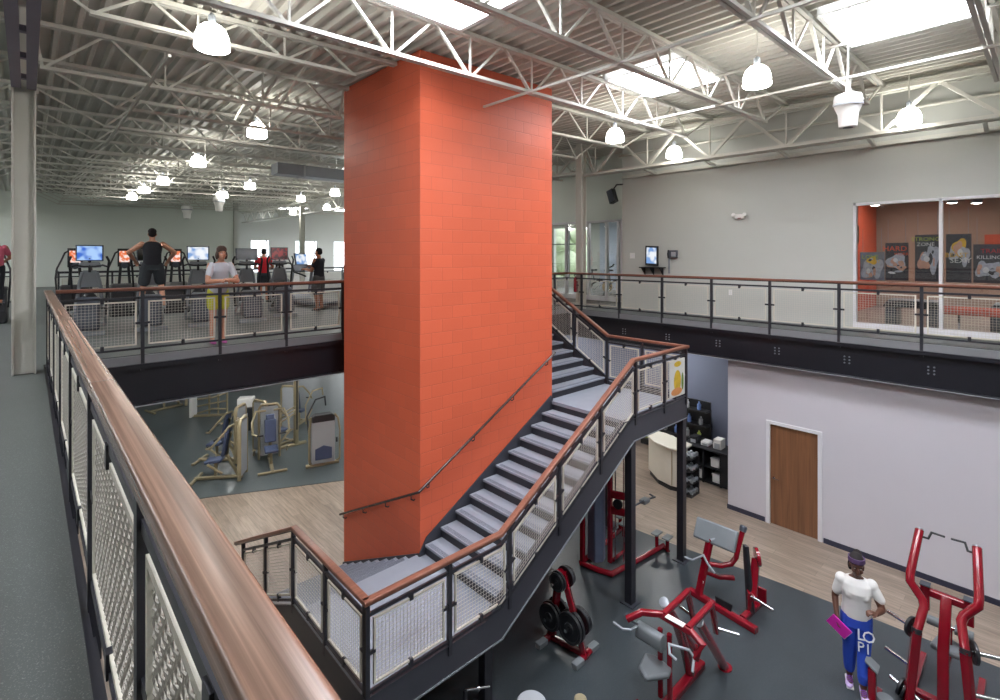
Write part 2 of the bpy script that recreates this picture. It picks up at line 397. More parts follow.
for y in (14.53, 15.85, 17.17): mb.box(19.22,y-.03,4.7,19.3,y+.03,7.1)
mb.box(19.22,14.5,6.3,19.3,17.2,6.35)
struct(mb.build('window_3', M['blackplast'], smooth=0))
structbox('wall_cycle_side', M['wall'], 14.45,8.3,U,19.3,8.46,7.4)
structbox('wall_cycle_end', M['wall'], 14.45,18.5,U,19.3,18.65,7.4)
structbox('ceiling_cycle', M['wall'], 14.45,8.3,7.3,19.3,18.6,7.36)
# big shell
mb = MB(); mb.box(-15.7,33.2,0,9.3,33.4,8.99)
struct(mb.build('wall_back', M['wall_green'], smooth=0), 'pale grey green back wall of the upper gym')
mb = MB(); mb.box(9.05,33.1,U,9.3,33.45,9); struct(mb.build('trim_back_corner', M['wall'], smooth=0))
WINS = ((12.6,14.05),(16.0,17.9),(19.3,20.8))
mb = MB(); x = 9.2
for a, b in WINS: mb.box(x,41.8,0,a,42,9.3); mb.box(a,41.8,6.98,b,42,9.3); mb.box(a,41.8,0,b,42,4.35); x = b
mb.box(x,41.8,0,30,42,9.3)
struct(mb.build('wall_window_bay', M['wall'], smooth=0), 'white far wall with three bright windows')
for i, (a, b) in enumerate(WINS):
    mb = MB(); 
    for q in (a+.03, b-.25, b-.03): mb.box(q-.03,41.85,4.35,q+.03,41.93,6.98)
    for z in (4.38, 5.75, 6.95): mb.box(a,41.85,z-.03,b,41.93,z+.03)
    w = struct(mb.build('window_%d' % (i+4), M['frame_white'], smooth=0))
    MB().box(a,41.95,4.35,b,41.96,6.98).build('window_glass', M['glass'], w, smooth=0)
structbox('wall_left', M['wall_green'], -15.9,-8,0,-15.7,44,8.9)
structbox('wall_front', M['wall'], -16,-8.2,0,22,-8,9.3)
structbox('wall_bay_end', M['wall'], 30,33,0,30.2,44,9.6)
structbox('wall_side_far', M['wall'], 21.3,18.6,0,21.5,33.2,9.4); structbox('wall_side_far_return', M['wall'], 21.3,33,0,30,33.2,9.5)
structbox('wall_bay_return', M['wall_green'], 9.2,33.4,0,9.3,41.9,9.2)
structbox('wall_lower_left', M['wall'], -4.2,-8,0,-4.0,20,3.5)
# roof deck: corrugated, ribs along Y, openings for the skylights
SKY = [(7.62,9.06,3.98,5.38),(7.62,9.06,.62,2.04),(2.75,4.15,3.98,5.38),(2.75,4.15,.62,2.04),(7.62,9.06,-2.6,-1.2),(2.75,4.15,-2.6,-1.2),
       (7.62,9.06,14.0,15.4),(-4.2,-2.8,3.98,5.38),(-4.2,-2.8,14.0,15.4),(-4.2,-2.8,8.9,10.3),(-4.2,-2.8,19,20.4),(12.6,14.2,35,36.6),(16.8,18.4,35,36.6),(20.8,22.4,35,36.6),(-4.2,-2.8,28.9,30.3)]  # later entries are unseen skylights added to light walkway, gym and bay
mb = MB(); pit = .21; x = -15.9
while x < 30:
    ivs = [(-8.1, 44)] if x < 21.3 else [(33, 44)]
    for (a, b, c, d) in SKY:
        if x+pit > a and x < b:
            nv = []
            for (p, q) in ivs:
                if c > p and d < q: nv += [(p, c), (d, q)]
                else: nv.append((p, q))
            ivs = nv
    zz = deck(x); pr = [(0,0),(.05,0),(.075,.075),(.185,.075),(.21,0)]
    for (p, q) in ivs:
        vs = []; fs = []
        for (dx, dz) in pr: vs += [(x+dx,p,zz+dz+.022*dx),(x+dx,q,zz+dz+.022*dx)]
        for i in range(4): fs.append((2*i,2*i+2,2*i+3,2*i+1))
        mb.add(vs, fs)
    x += pit
struct(mb.build('ceiling', M['deck'], smooth=0), 'corrugated white metal roof deck')
# skylights
for i, (a, b, c, d) in enumerate(SKY):
    a = -15.9+pit*math.floor((a+15.9)/pit); b = -15.9+pit*math.ceil((b+15.9)/pit)
    z = deck((a+b)/2)
    t = thing('skylight', ['white square skylight right of the tower over the second joist bay','bright square skylight at the upper right corner of the roof','bright skylight over the bay left of the tower top'][i] if i < 3 else 'square skylight outside the view, added for more light', 'skylight', ((a+b)/2,(c+d)/2,z), 'added skylights outside the view' if i > 2 else None)
    w = MB()
    for (x0, y0, x1, y1) in ((a-.05,c-.03,a+.01,d+.03),(b-.01,c-.03,b+.05,d+.03),(a,c-.05,b,c+.01),(a,d-.01,b,d+.05)): w.box(x0,y0,z-.06,x1,y1,z+.42)
    w.build('curb', M['white'], t, smooth=0)
    dm = MB(); n = 8; vs = []; fs = []
    for p in range(n+1):
        for q in range(n+1):
            u_, v_ = p/n, q/n; vs.append((a+(b-a)*u_, c+(d-c)*v_, z+.38+.25*math.sin(PI*u_)*math.sin(PI*v_)))
    for p in range(n):
        for q in range(n): fs.append((p*(n+1)+q, p*(n+1)+q+1, (p+1)*(n+1)+q+1, (p+1)*(n+1)+q))
    dm.add(vs, fs).build('acrylic_dome', M['skyglow'], t)
    MB().bar([(a+.12,c+.12,z+.3),(b-.12,c+.12,z+.3),(b-.12,d-.12,z+.3),(a+.12,d-.12,z+.3)], .02, .02, closed=True).build('retainer_frame', M['greymetal'], t)

# block tower
TX0, TX1, TY0, TY1 = 4.34, 7.33, 6.45, 8.96
mb = MB(); mb.prism([(TX0,TY0,0),(TX1,TY0,0),(TX1,TY1,0),(TX0,TY1,0)], (0,0,8.6))
tp = MB(); tp.add([(TX0,TY0,8.6),(TX1,TY0,8.6),(TX1,TY1,8.6),(TX0,TY1,8.6),(TX0,TY0,deck(TX0)),(TX1,TY0,deck(TX1)),(TX1,TY1,deck(TX1)),(TX0,TY1,deck(TX0))],
     [(4,5,6,7),(0,1,5,4),(1,2,6,5),(2,3,7,6),(3,0,4,7)])
mb.add(tp.v, tp.f)
tw = mb.build('block_tower', M['tower'], smooth=0)
tag(tw, 'tall orange painted concrete block tower in the middle of the stairs', 'tower', kind='thing')

# columns
def hcolumn(name, x, y, z0, z1, w, label):
    mb = MB(); mb.box(x-w/2,y-w/2,z0,x-w/2+.022,y+w/2,z1); mb.box(x+w/2-.022,y-w/2,z0,x+w/2,y+w/2,z1); mb.box(x-w/2,y-.012,z0,x+w/2,y+.012,z1)
    mb.box(x-w/2+.022,y-w/2+.09,z0,x+w/2-.022,y-w/2+.1,z1)
    t = mb.build(name, M['steel_white'], bevel=.003)
    return struct(t, label)
hcolumn('column_1', -.03, 9.12, U, 8.75, .235, 'white steel column beside the near walkway')
hcolumn('column_2', 11.78, 9.25, U, 9.0, .215, 'white steel column behind the gallery rail by the glass doors')
hcolumn('column_3', 11.78, 29.7, U, 9.0, .25, 'white steel column far back before the windows')
hcolumn('column_4', -.03, 27.3, U, 8.75, .25, 'white steel column at the far gym wall')
hcolumn('column_5', 11.78, 18.3, U, 9.0, .25, 'white steel column in the gym right of the tower')
# joists
def joist(y, x0, x1, depth=.6, bot=None, label='', step=1.2, z=None, grp='roof joists'):
    t = thing('roof_joist', label, 'joist', (x0,y,deck(x0)), grp)
    a, b = bot or (x0+.6, x1-.6)
    zt = lambda x: deck(x)-.04; zb = lambda x: deck(x)-depth
    mb = MB()
    for s in (-1, 1): mb.bar([(x0,y+s*.032,zt(x0)),(x1,y+s*.032,zt(x1))], .05, .055)
    mb.build('top_chord', M['steel_white'], t, smooth=0)
    mb = MB()
    for s in (-1, 1): mb.bar([(a,y+s*.028,zb(a)),(b,y+s*.028,zb(b))], .045, .045)
    mb.build('bottom_chord', M['steel_white'], t, smooth=0)
    mb = MB(); n = max(2, round((b-a)/step)); d = (b-a)/n
    for i in range(n):
        p = a+d*i; m = p+d/2; q = p+d
        mb.bar([(p+.03,y,zb(p)),(m-.03,y,zt(m))], .03, .03); mb.bar([(m+.03,y,zt(m)),(q-.03,y,zb(q))], .045, .03)
        if 0 < i: mb.bar([(p,y,zb(p)),(p,y,zt(p))], .025, .025)
    mb.bar([(x0+.08,y,zt(x0)),(a+.03,y,zb(a))], .03, .03); mb.bar([(b-.03,y,zb(b)),(x1-.08,y,zt(x1))], .03, .03)
    mb.build('web', M['steel_white'], t, smooth=0)
    return t
GL, GR = -.03, 11.87
JY = [-4.46,-2.8,-1.14,.52,2.18,3.85,5.5,7.15,8.8]+[10.45+1.66*k for k in range(14)]
NM = {.52:'white open web roof joist crossing over the upper right skylight', 2.18:'white open web roof joist that the white fan hangs from', 3.85:'white open web roof joist second in front of the tower top', 5.5:'white open web roof joist passing closest in front of the tower top'}
for y in JY[:7]: joist(y, GL, GR+.1, bot=(.8, 10.75), label=NM.get(y, 'white open web roof joist over the atrium outside the view'))
joist(7.15, GL, TX0, depth=.36, bot=(.5, 3.64), label='shallow white joist ending on the left face of the tower', step=.9)
joist(8.8, GL, TX0, bot=(.12, 4.2), label='white joist from the left column to the rear of the tower')
joist(7.15, TX1, GR+.1, depth=.6, bot=(7.9, 10.75), label='white joist from the right tower face to the girder')
joist(8.8, TX1, GR+.1, bot=(7.9, 11.0), label='white joist from the rear tower corner to the right column')
j0 = None
for k, y in enumerate(JY[9:]):
    if j0 is None: j0 = joist(y, GL, GR, bot=(1.05, 10.9), label='white roof joist over the upper gym', grp='roof joists over the upper gym')
    else: dup(j0, (GL, y, deck(GL)))
jb = None
for y in JY[5:18]:
    if jb is None: jb = joist(y, -12.0, GL, bot=(-11, -1), label='white roof joist left of the near column', grp='roof joists left of the column line')
    else: dup(jb, (-12.0, y, deck(-12)))
jc = None
for y in JY[9:16]:
    if jc is None: jc = joist(y, GR, 21.2, bot=(12.8, 20.2), label='white roof joist beyond the right column line', grp='roof joists beyond the right column')
    else: dup(jc, (GR, y, deck(GR)))
# girders (along Y)
def girder(x, y0, y1, zb, zt, colr, label, w=.12, step=1.66, gap=.05, web0=None):
    t = thing('roof_girder', label, 'girder', (x,y0,zt))
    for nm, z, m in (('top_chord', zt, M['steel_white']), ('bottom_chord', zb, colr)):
        mb = MB()
        for s in (-1, 1): mb.bar([(x+s*(gap/2+w/2),y0,z),(x+s*(gap/2+w/2),y1,z)], w, .07)
        if nm == 'bottom_chord':
            yy = y0+.5
            while yy < y1: mb.box(x-gap/2-.005,yy,z-.03,x+gap/2+.005,yy+.07,z+.03); yy += .9
        mb.build(nm, m, t, smooth=0)
    mb = MB(); y = web0 if web0 is not None else y0
    while y < y1-.3:
        m_ = min(y+step/2, y1); q = min(y+step, y1)
        mb.bar([(x,y,zt),(x,m_,zb)], .05, .06); mb.bar([(x,m_,zb),(x,q,zt)], .05, .06); mb.bar([(x,m_,zb),(x,m_,zt)], .03, .035)
        y += step
    mb.build('web', M['steel_white'], t, smooth=0)
    return t
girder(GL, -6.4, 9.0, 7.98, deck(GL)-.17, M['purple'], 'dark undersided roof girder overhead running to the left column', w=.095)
girder(GL, 9.25, 33, 8.0, deck(GL)-.17, M['steel_white'], 'white roof girder running back from the left column')
girder(GR, -6.4, 9.15, 8.10, deck(GR)-.17, M['steel_white'], 'white roof girder along the upper right wall', web0=-5.3)
girder(GR, 9.4, 41, 8.2, deck(GR)-.17, M['steel_white'], 'white roof girder running back from the right column')
# bridging along Y
def bridging(x, y0, y1, dz, label):
    o = MB().bar([(x,y0,deck(x)-dz),(x,y1,deck(x)-dz)], .032, .032).build('bridging_bar', M['steel_white'], smooth=0)
    tag(o, label, 'bar', 'bridging bars between the joists')
bridging(5.6,-6,6.44,.645,'thin white bridging bar whose end meets the front face of the tower')
bridging(8.62,-6,5.5,.645,'thin white bridging bar crossing below the right skylights')
bridging(8.75,-6,5.5,.11,'thin white bridging bar along the top chords below the right skylights')
bridging(1.25,7.15,14,.645,'thin white bridging bar along the gym joists near the left column')
for (y0, y1) in ((7.15,8.8),(8.8,10.45),(10.45,12.11)):
    t = thing('cross_bridging', 'crossed white bridging bars between two joists left of the tower', 'bar', (3.05,y0,deck(3.05)-.6), 'crossed bridging between gym joists')
    for s in (0, 1): MB().bar([(3.05+.03*s,y0,deck(3.05)-(.06 if s else .6)),(3.05+.03*s,y1,deck(3.05)-(.6 if s else .06))], .04, .04).build('cross_bar', M['steel_white'], t, smooth=0)
bridging(10.3,9.0,33,.645,'thin white bridging bar along the gym joists behind the tower')
o = MB().tube([(12.45,-6,8.62),(12.45,8.4,8.62)], .03, 10).build('sprinkler_pipe', M['steel_white']); tag(o, 'thin white pipe running along the top of the upper wall', 'pipe')
o = MB().box(12.58,-6,8.0,12.7,8.4,8.08).build('ledger', M['steel_white'], smooth=0); struct(o)
for y in (-.9, .75, 2.4, 4.0, 5.65, 7.3):
    o = MB().bar([(GR+.05,y,8.08),(12.62,y+.02,8.02)], .06, .06).build('wall_brace', M['steel_white'], smooth=0)
    tag(o, 'short white brace between the girder and the upper wall', 'brace', 'braces along the upper wall')
# hanging lamps
def lampthing(x, y, z, label, grp):
    z += .02
    t = thing('pendant_lamp', label, 'lamp', (x,y,deck(x)), grp)
    zt = deck(x)
    MB().lathe((x,y,z-.165), [(.168,0),(.184,.014),(.183,.07),(.174,.15),(.145,.225),(.098,.272),(.042,.29)], 28).build('acrylic_dome', M['lampglow'], t)
    h = MB(); h.lathe((x,y,z+.125), [(.035,0),(.042,.02),(.04,.10),(.015,.13)], 14); h.build('ballast_housing', M['greymetal'], t)
    h = MB(); h.tube([(x,y,z+.30),(x,y,zt)], .012, 6); h.build('hanger_rod', M['steel_white'], t)
    h = MB(); h.lathe((x,y,z-.115), [(.184,0),(.187,.006),(.187,.014),(.184,.02)], 28, cap=False); h.build('rim_band', M['greymetal'], t)
    return t
LP = [((1.556,6.534),'white dome lamp nearest to the left column, largest in the gym row'),((3.373,10.784),'white dome lamp hanging just left of the tower'),((3.335,15.407),'third white dome lamp from the front along the gym row'),
 ((3.324,20.103),'fourth white dome lamp of the left gym row'),((3.249,23.334),'fifth white dome lamp of the left gym row'),((3.262,26.448),'last white dome lamp of the left gym row'),
 ((5.839,19.426),'nearer lamp of the pair in the second gym row'),((5.89,23.045),'farther lamp of the pair in the second gym row'),((8.811,22.336),'dome lamp in the third gym row left of the tower edge'),
 ((8.961,19.291),'dome lamp right beside the left tower edge'),((11.339,29.924),'small far dome lamp before the white window bay'),((11.456,25.603),'small dome lamp low beside the tower edge near the windows'),
 ((7.475,2.782),'white dome lamp between the two right skylights'),((8.982,6.161),'white dome lamp just right of the tower'),((11.514,6.204),'dome lamp behind the girder nearest the wall column'),((11.631,1.723),'dome lamp behind the girder at the right above the studio window')]
for (p, lb) in LP: lampthing(p[0], p[1], 8.3, lb, 'dome lamps in view')
for p in ((-3,6.5),(-3,1.5),(2.2,-3),(7.5,-3.5),(11.5,-3),(-3,11),(-3,16),(-3,21),(-8,11),(-8,18),(-8,26),(8.9,12.5),(14.5,20),(18,30),(12.4,14.5),(-3,26),(-3,31),(-9,31),(23,37),(-6,-3.5),(12.2,-6),(-6.5,8),(-6.5,14)):  # extra lamps added out of view to brighten the hall and far gym
    lampthing(p[0], p[1], 8.3, 'white dome lamp added for light outside the view or behind the tower', 'added dome lamps out of view')
# destratification fans
def fan(x, y, z, label, s=1):
    t = thing('ceiling_fan', label, 'fan', (x,y,z+.25*s))
    MB().lathe((x,y,z), [(.095*s,-.25*s),(.115*s,-.24*s),(.13*s,-.05*s),(.175*s,.06*s),(.185*s,.16*s),(.17*s,.22*s),(.10*s,.25*s),(.02*s,.26*s)], 26).build('housing', M['white'], t)
    MB().lathe((x,y,z), [(.187*s,.06*s),(.189*s,.075*s),(.189*s,.095*s),(.187*s,.105*s)], 26, cap=False).build('band', M['silver'], t)
    MB().lathe((x,y,z-.252*s), [(.02*s,0),(.09*s,.003)], 20).build('outlet_grille', M['darkgrey'], t)
    h = MB(); h.tube([(x-.1*s,y,z+.2*s),(x-.09*s,y,z+.36*s),(x,y,z+.42*s),(x+.09*s,y,z+.36*s),(x+.1*s,y,z+.2*s)], .014*s, 8); h.tube([(x,y,z+.42*s),(x,y,deck(x)-.05)], .01, 6); h.build('hanger', M['white'], t)
fan(8.84,2.016,7.92,'white cone shaped fan hanging at the end of the right joist')
fan(5.729,28.657,7.9,'small white cone fan far back over the gym, further left one',1.3)
fan(5.797,23.265,7.9,'small white cone fan far back over the gym, further right one',1.2)
# unseen ceiling lights added under the mezzanine to light the lower gym
for i, (x, y) in enumerate([(1.5,11.5),(4.5,11.5),(8,12),(11,12),(1.5,16),(5,16.5),(9,17),(0,22),(6,22),(13,7.5),(13,11.5),(-2,14),(3.2,13.2),(6.6,14.2),(10,8.6)]):
    t = thing('added_light', 'square light added below the upper floor to light the lower gym', 'lamp', (x,y,3.5), 'added lights below the upper floor')
    z = 3.6 if (y < 9.7) else 3.5
    MB().box(x-.31,y-.31,z-.03,x+.31,y+.31,z).build('trim_frame', M['white'], t, smooth=0)
    MB().box(x-.28,y-.28,z-.034,x+.28,y+.28,z-.03).build('diffuser', M['troffer'], t, smooth=0)
for i, (x, y) in enumerate([(15,0.5),(17,2.4),(16,-3),(14.2,-1.6)]):  # lights added to brighten the studio behind its window
    t = thing('added_light', 'recessed light added to brighten the studio behind the window', 'lamp', (x,y,7.35), 'added studio lights')
    MB().box(x-.31,y-.31,7.32,x+.31,y+.31,7.35).build('trim_frame', M['white'], t, smooth=0)
    MB().box(x-.28,y-.28,7.316,x+.28,y+.28,7.32).build('diffuser', M['troffer'], t, smooth=0)

for i, (x, y) in enumerate([(15.6,10),(17.5,12),(16,15),(18,16.5)]):  # lights added so the room behind the glass doors looks bright
    t = thing('added_light', 'square recessed light added to brighten the cycling room', 'lamp', (x,y,7.3), 'added cycling room lights')
    MB().box(x-.31,y-.31,7.27,x+.31,y+.31,7.30).build('trim_frame', M['white'], t, smooth=0)
    MB().box(x-.28,y-.28,7.266,x+.28,y+.28,7.27).build('diffuser', M['troffer'], t, smooth=0)
t = thing('air_duct', 'grey rectangular air duct under the gym roof left of the tower', 'duct', (7,14.2,8.1))
MB().box(4.9,14.0,7.98,11.0,14.5,8.28).build('duct_run', M['greymetal'], t, bevel=.01)
for x in (5.6,7.0,8.4,9.8): MB().box(x,13.985,7.965,x+.05,14.515,8.295).build('joint_flange', M['silver'], t, smooth=0)
for x in (5.3,8.9): MB().tube([(x,14.25,8.28),(x,14.25,deck(x))], .01, 6).build('hanger', M['steel_white'], t)
# ------------------------------------------------------------------ guardrails
def guard(name, label, path, posts, T=1.05, drop=.2, closed_ends=True, crimp=False, cap_ext=(0,0), group=None, cap_w=.088, skip=(), wr=.0017, capm='capwood'):
    P = [V(p) for p in path]; S = [0]
    for i in range(1, len(P)): S.append(S[-1]+((P[i]-P[i-1]).xy).length)
    def at(s):
        for i in range(1, len(P)):
            if s <= S[i]+1e-6:
                k = (s-S[i-1])/max(1e-9, S[i]-S[i-1]); return P[i-1].lerp(P[i], k)
        return P[-1]
    def line(s0, s1, h):
        ss = [s0]+[x for x in S if s0+.02 < x < s1-.02]+[s1]
        return [at(x)+V((0,0,h)) for x in ss]
    t = thing(name, label, 'railing', tuple(P[0]), group)
    # cap
    cp = [p+V((0,0,T-.025)) for p in P]
    if cap_ext[0]: d = (P[0]-P[1]).normalized(); cp[0] = cp[0]+d*cap_ext[0]
    if cap_ext[1]: d = (P[-1]-P[-2]).normalized(); cp[-1] = cp[-1]+d*cap_ext[1]
    MB().rbar(cp, cap_w, .05, .012).build('handrail_cap', M[capm], t)
    MB().bar([p-V((0,0,.032)) for p in cp], .05, .016).build('cap_plate', M['black'], t, smooth=0)
    MB().bar(line(posts[0], posts[-1], T-.165), .03, .035).build('top_rail', M['black'], t, smooth=0)
    MB().bar(line(posts[0], posts[-1], .10), .03, .03).build('bottom_rail', M['black'], t, smooth=0)
    for s in posts:
        p = at(s); MB().box(p.x-.024,p.y-.024,p.z-drop,p.x+.024,p.y+.024,p.z+T-.055).build('post', M['black'], t, smooth=0)
    for k in range(len(posts)-1):
        if k in skip: continue
        s0, s1 = posts[k]+.085, posts[k+1]-.085
        if s1-s0 < .2: continue
        hb, ht = .165, T-.225
        top = line(s0, s1, ht); bot = line(s0, s1, hb)
        d = (at(s1)-at(s0)); d.z = 0; nrm = V((-d.y, d.x, 0)).normalized()
        fr = MB().bar(bot+top[::-1], .022, .026, up=nrm, closed=True).build('panel_frame', M['cream'], t, smooth=0)
        w = MB(); sp = .033 if crimp else .042; n = int((s1-s0)/sp)
        if crimp:
            for i in range(1, n):
                s = s0+(s1-s0)*i/n; p = at(s); m = int((ht-hb)/sp)
                pts = [p+V((0,0,hb+(ht-hb)*j/m))+nrm*(.0036*(-1)**(i+j)) for j in range(m+1)]
                w.tube(pts, .003, 5)
            m = int((ht-hb)/sp)
            for j in range(1, m):
                h = hb+(ht-hb)*j/m
                pts = [at(s0+(s1-s0)*i/n)+V((0,0,h))-nrm*(.0036*(-1)**(i+j)) for i in range(n+1)]
                w.tube(pts, .003, 5)
        else:
            for i in range(1, n):
                s = s0+(s1-s0)*i/n; p = at(s); w.bar([p+V((0,0,hb)), p+V((0,0,ht))], wr*2, wr*2, up=nrm)
            m = int((ht-hb)/sp)
            for j in range(1, m): w.bar(line(s0, s1, hb+(ht-hb)*j/m), wr*2, wr*2, up=nrm)
        w.build('wire_mesh', M['wire_grey' if crimp else 'wire'], fr, smooth=0)
        mid = (s0+s1)/2
        for (s, h0, h1) in ((mid, ht, T-.165), (mid, .10, hb)):
            p = at(s); MB().box(p.x-.022,p.y-.022,p.z+h0-.012,p.x+.022,p.y+.022,p.z+h1+.012).build('clip', M['black'], fr, smooth=0)
        for s in (posts[k], posts[k+1]):
            sgn = 1 if s == posts[k] else -1
            q0 = at(s)+V((0,0,(hb+ht)/2)); q1 = at(s+sgn*.095)+V((0,0,(hb+ht)/2)); MB().bar([q0, q1], .03, .035).build('clip', M['black'], fr, smooth=0)
    return t
# near walkway rail
guard('guardrail', 'near walkway guardrail with broad wooden cap running toward the left column', [(.22,-1.4,U),(.22,9.64,U)], [.24,1.6,2.94,4.3,5.68,7.05,8.4,9.75,10.9], drop=.25, crimp=True, cap_ext=(.1,.02), capm='capsheen')
# back gym rail
guard('guardrail', 'upper gym guardrail with wooden cap that the woman in the white tee leans on', [(.30,9.62,U),(7.25,9.62,U)], [.02,1.02,2.11,3.22,4.33,5.5,6.9], drop=.25, cap_ext=(.0,0))
# gallery rail
guard('guardrail', 'long gallery guardrail in front of the pale upper wall on the right', [(9.15,9.62,U),(11.58,9.62,U),(11.58,-2.2,U)], [.8,1.9]+[2.43+9.62-y for y in (9.07,7.81,6.56,5.31,4.05,2.79,1.54,.29,-.96)], drop=.25)
# far gym rail beyond the machines
guard('guardrail', 'thin black guardrail far behind the exercise machines', [(.7,22,U),(.7,20.4,U),(12.4,20.4,U)], [.0,1.6,2.9,4.2,5.5,6.8,8.1,9.4,10.7,12,13.3], drop=.05, wr=.006, capm='black', cap_w=.06)
guard('guardrail', 'black guardrail at the far left edge behind the column', [(-4.4,20.4,U),(.1,22.0,U)], [.0,1.5,3.0,4.5], drop=.05, wr=.006, capm='black', cap_w=.06)
# ------------------------------------------------------------------ staircase
XO, YO, XI = 2.51, 4.68, 9.15       # outer rail lines
N = 11; TR = .288; X0 = 4.42
st = thing('staircase', 'steel staircase with grey treads wrapping around the orange tower', 'staircase', (X0,YO+.05,0))
def treads(axis, a0, z0, n, lo, hi, rise, sign=1, up=True):
    # n risers; nosing k at a0+sign*TR*k
    for k in range(n):
        a = a0+sign*TR*k; z = z0+rise*(k+1) if up else z0-rise*(k)
        if up and k == n-1: break
        b = a+sign*(TR+.02)
        x0, x1 = min(a-sign*.025, b), max(a-sign*.025, b)
        mb = MB(); nb = MB()
        if axis == 'x':
            mb.box(x0,lo,z-.04,x1,hi,z)
            for q in range(5): nb.box(a+sign*(.0+.016*q)-.005,lo+.05,z,a+sign*(.0+.016*q)+.005,hi-.05,z+.003)
            rb = MB().box(a-.006,lo,z-rise,a+.006,hi,z-.04)
        else:
            mb.box(lo,x0,z-.04,hi,x1,z)
            for q in range(5): nb.box(lo+.05,a+sign*(.0+.016*q)-.005,z,hi-.05,a+sign*(.0+.016*q)+.005,z+.003)
            rb = MB().box(lo,a-.006,z-rise,hi,a+.006,z-.04)
        tr = mb.build('tread', M['tread'], st, bevel=.006); nb.build('nosing_ribs', M['nosing'], tr, smooth=0)
        rb.build('riser', M['black'], st, smooth=0)
treads('x', X0, L1, N, YO+.08, TY0-.05, RR)
MB().box(X0+TR*10-.006,YO+.08,L2-RR,X0+TR*10+.006,TY0-.05,L2-.04).build('riser', M['black'], st, smooth=0)
# lower flight: goes down in +Y from Y=TY0
RL = L1/9
for k in range(1, 10):
    y = TY0+.02+TR*(k-1); z = L1-RL*k
    if k < 9:
        tr = MB().box(XO+.1,y-.005,z-.04,TX0-.04,y+TR+.03,z).build('tread', M['tread'], st, bevel=.006)
        nb = MB()
        for q in range(5): nb.box(XO+.15,y+TR+.02-.016*q-.01,z,TX0-.1,y+TR+.02-.016*q,z+.003)
        nb.build('nosing_ribs', M['nosing'], tr, smooth=0)
    MB().box(XO+.1,y-.006,z,TX0-.04,y+.006,z+RL-.04).build('riser', M['black'], st, smooth=0)
UR = (U-L2)/8
treads('y', 6.5, L2, 8, TX1+.04, XI-.08, UR)
y = 6.5+TR*7; MB().box(TX1+.04,y-.006,U-UR,XI-.08,y+.006,U-.04).build('riser', M['black'], st, smooth=0)
MB().box(TX1+.04,y-.02,U-.04,XI-.08,8.57,U).build('tread', M['tread'], st)
# landings
MB().box(XO+.06,YO+.06,L1-.06,X0+.03,TY0-.04,L1).box(XO+.06,TY0-.05,L1-.06,TX0-.03,TY0+.04,L1).build('landing', M['tread'], st, smooth=0)
MB().box(X0+TR*10-.02,YO+.06,L2-.06,XI-.06,TY0-.04,L2).box(TX1+.03,TY0-.05,L2-.06,XI-.06,6.53,L2).build('landing', M['tread'], st, smooth=0)
# stringers: polygons in vertical planes
def stringer(pts, ext, fl, lab=None):
    o = MB().prism(pts, ext).build('stringer', M['stringer'], st, smooth=0)
    return o
def flange(parent, pts, w, hgt=.014, m='greymetal'):
    MB().bar(pts, w, hgt).build('flange', M[m], parent, smooth=0)
zt1, zb1 = L1+.05, L1-.30
sl_ = RR/TR
def nz(x): return L1+RR+(x-X0)*sl_        # nosing line main flight
xa = X0-.28; xb = X0+TR*10
kz = lambda x, o: nz(x)+o
yO0, yO1 = YO-.0, YO+.06
top = [(XO-.03,L1+.05),(X0-.32,L1+.05),(xb+.0-.22,L2+.05),(XI+.03,L2+.05)]
bot = [(XO-.03,L1-.30),(X0-.05,L1-.30),(xb+.06,L2-.32),(XI+.03,L2-.32)]
s = stringer([(x,yO0,z) for x, z in top]+[(x,yO0,z) for x, z in bot[::-1]], (0,.02,0), 1)
flange(s, [(x,YO+.03,z) for x, z in bot], .09); flange(s, [(x,YO+.03,z) for x, z in top], .09, .014, 'stringer')
for (p, q) in zip([(XO+.02,L1),(X0-.07,L1),(X0-.07+TR*10.4,L2)], [(X0-.07,L1),(X0-.07+TR*10.4,L2),(XI-.02,L2)]):
    MB().bar([(p[0],YO+.045,p[1]+.035),(q[0],YO+.045,q[1]+.035)], .012, .075).build('toe_plate', M['silver'], st, smooth=0)
MB().bar([(XO+.045,YO+.03,L1+.035),(XO+.045,TY0+.1,L1+.035)], .012, .075).build('toe_plate', M['silver'], st, smooth=0)
# wall stringer main flight
s = stringer([(X0-.12,TY0-.03,L1+.02),(X0+.02,TY0-.03,L1+.24),(xb-.02,TY0-.03,L2+.10),(xb+.0,TY0-.03,L2+.05),(xb+.0,TY0-.03,L2-.3),(X0-.1,TY0-.03,L1-.3)], (0,.02,0), 1)
# L1 left stringer (Y dir) + lower flight outer
topl = [(YO,L1+.05),(TY0+.12,L1+.05),(TY0+.12+.288*8.4,L1+.05-RL*8.4),(9.15,.02)]
botl = [(YO,L1-.30),(TY0-.1,L1-.30),(TY0+TR*6.4,.01),(9.15,.01)]
s = stringer([(XO-.02,y,z) for y, z in topl]+[(XO-.02,y,z) for y, z in botl[::-1]], (.02,0,0), 1)
flange(s, [(XO+.02,y,z) for y, z in topl[:3]], .08, .014, 'greymetal')
s = stringer([(TX0-.035,TY0+.02,L1+.03),(TX0-.035,TY0+.02+.288*8.6,L1+.03-RL*8.6),(TX0-.035,TY0+.02+.288*8.6,.01),(TX0-.035,TY0+1.6,.01),(TX0-.035,TY0+.02,L1-.3)], (.02,0,0), 1)
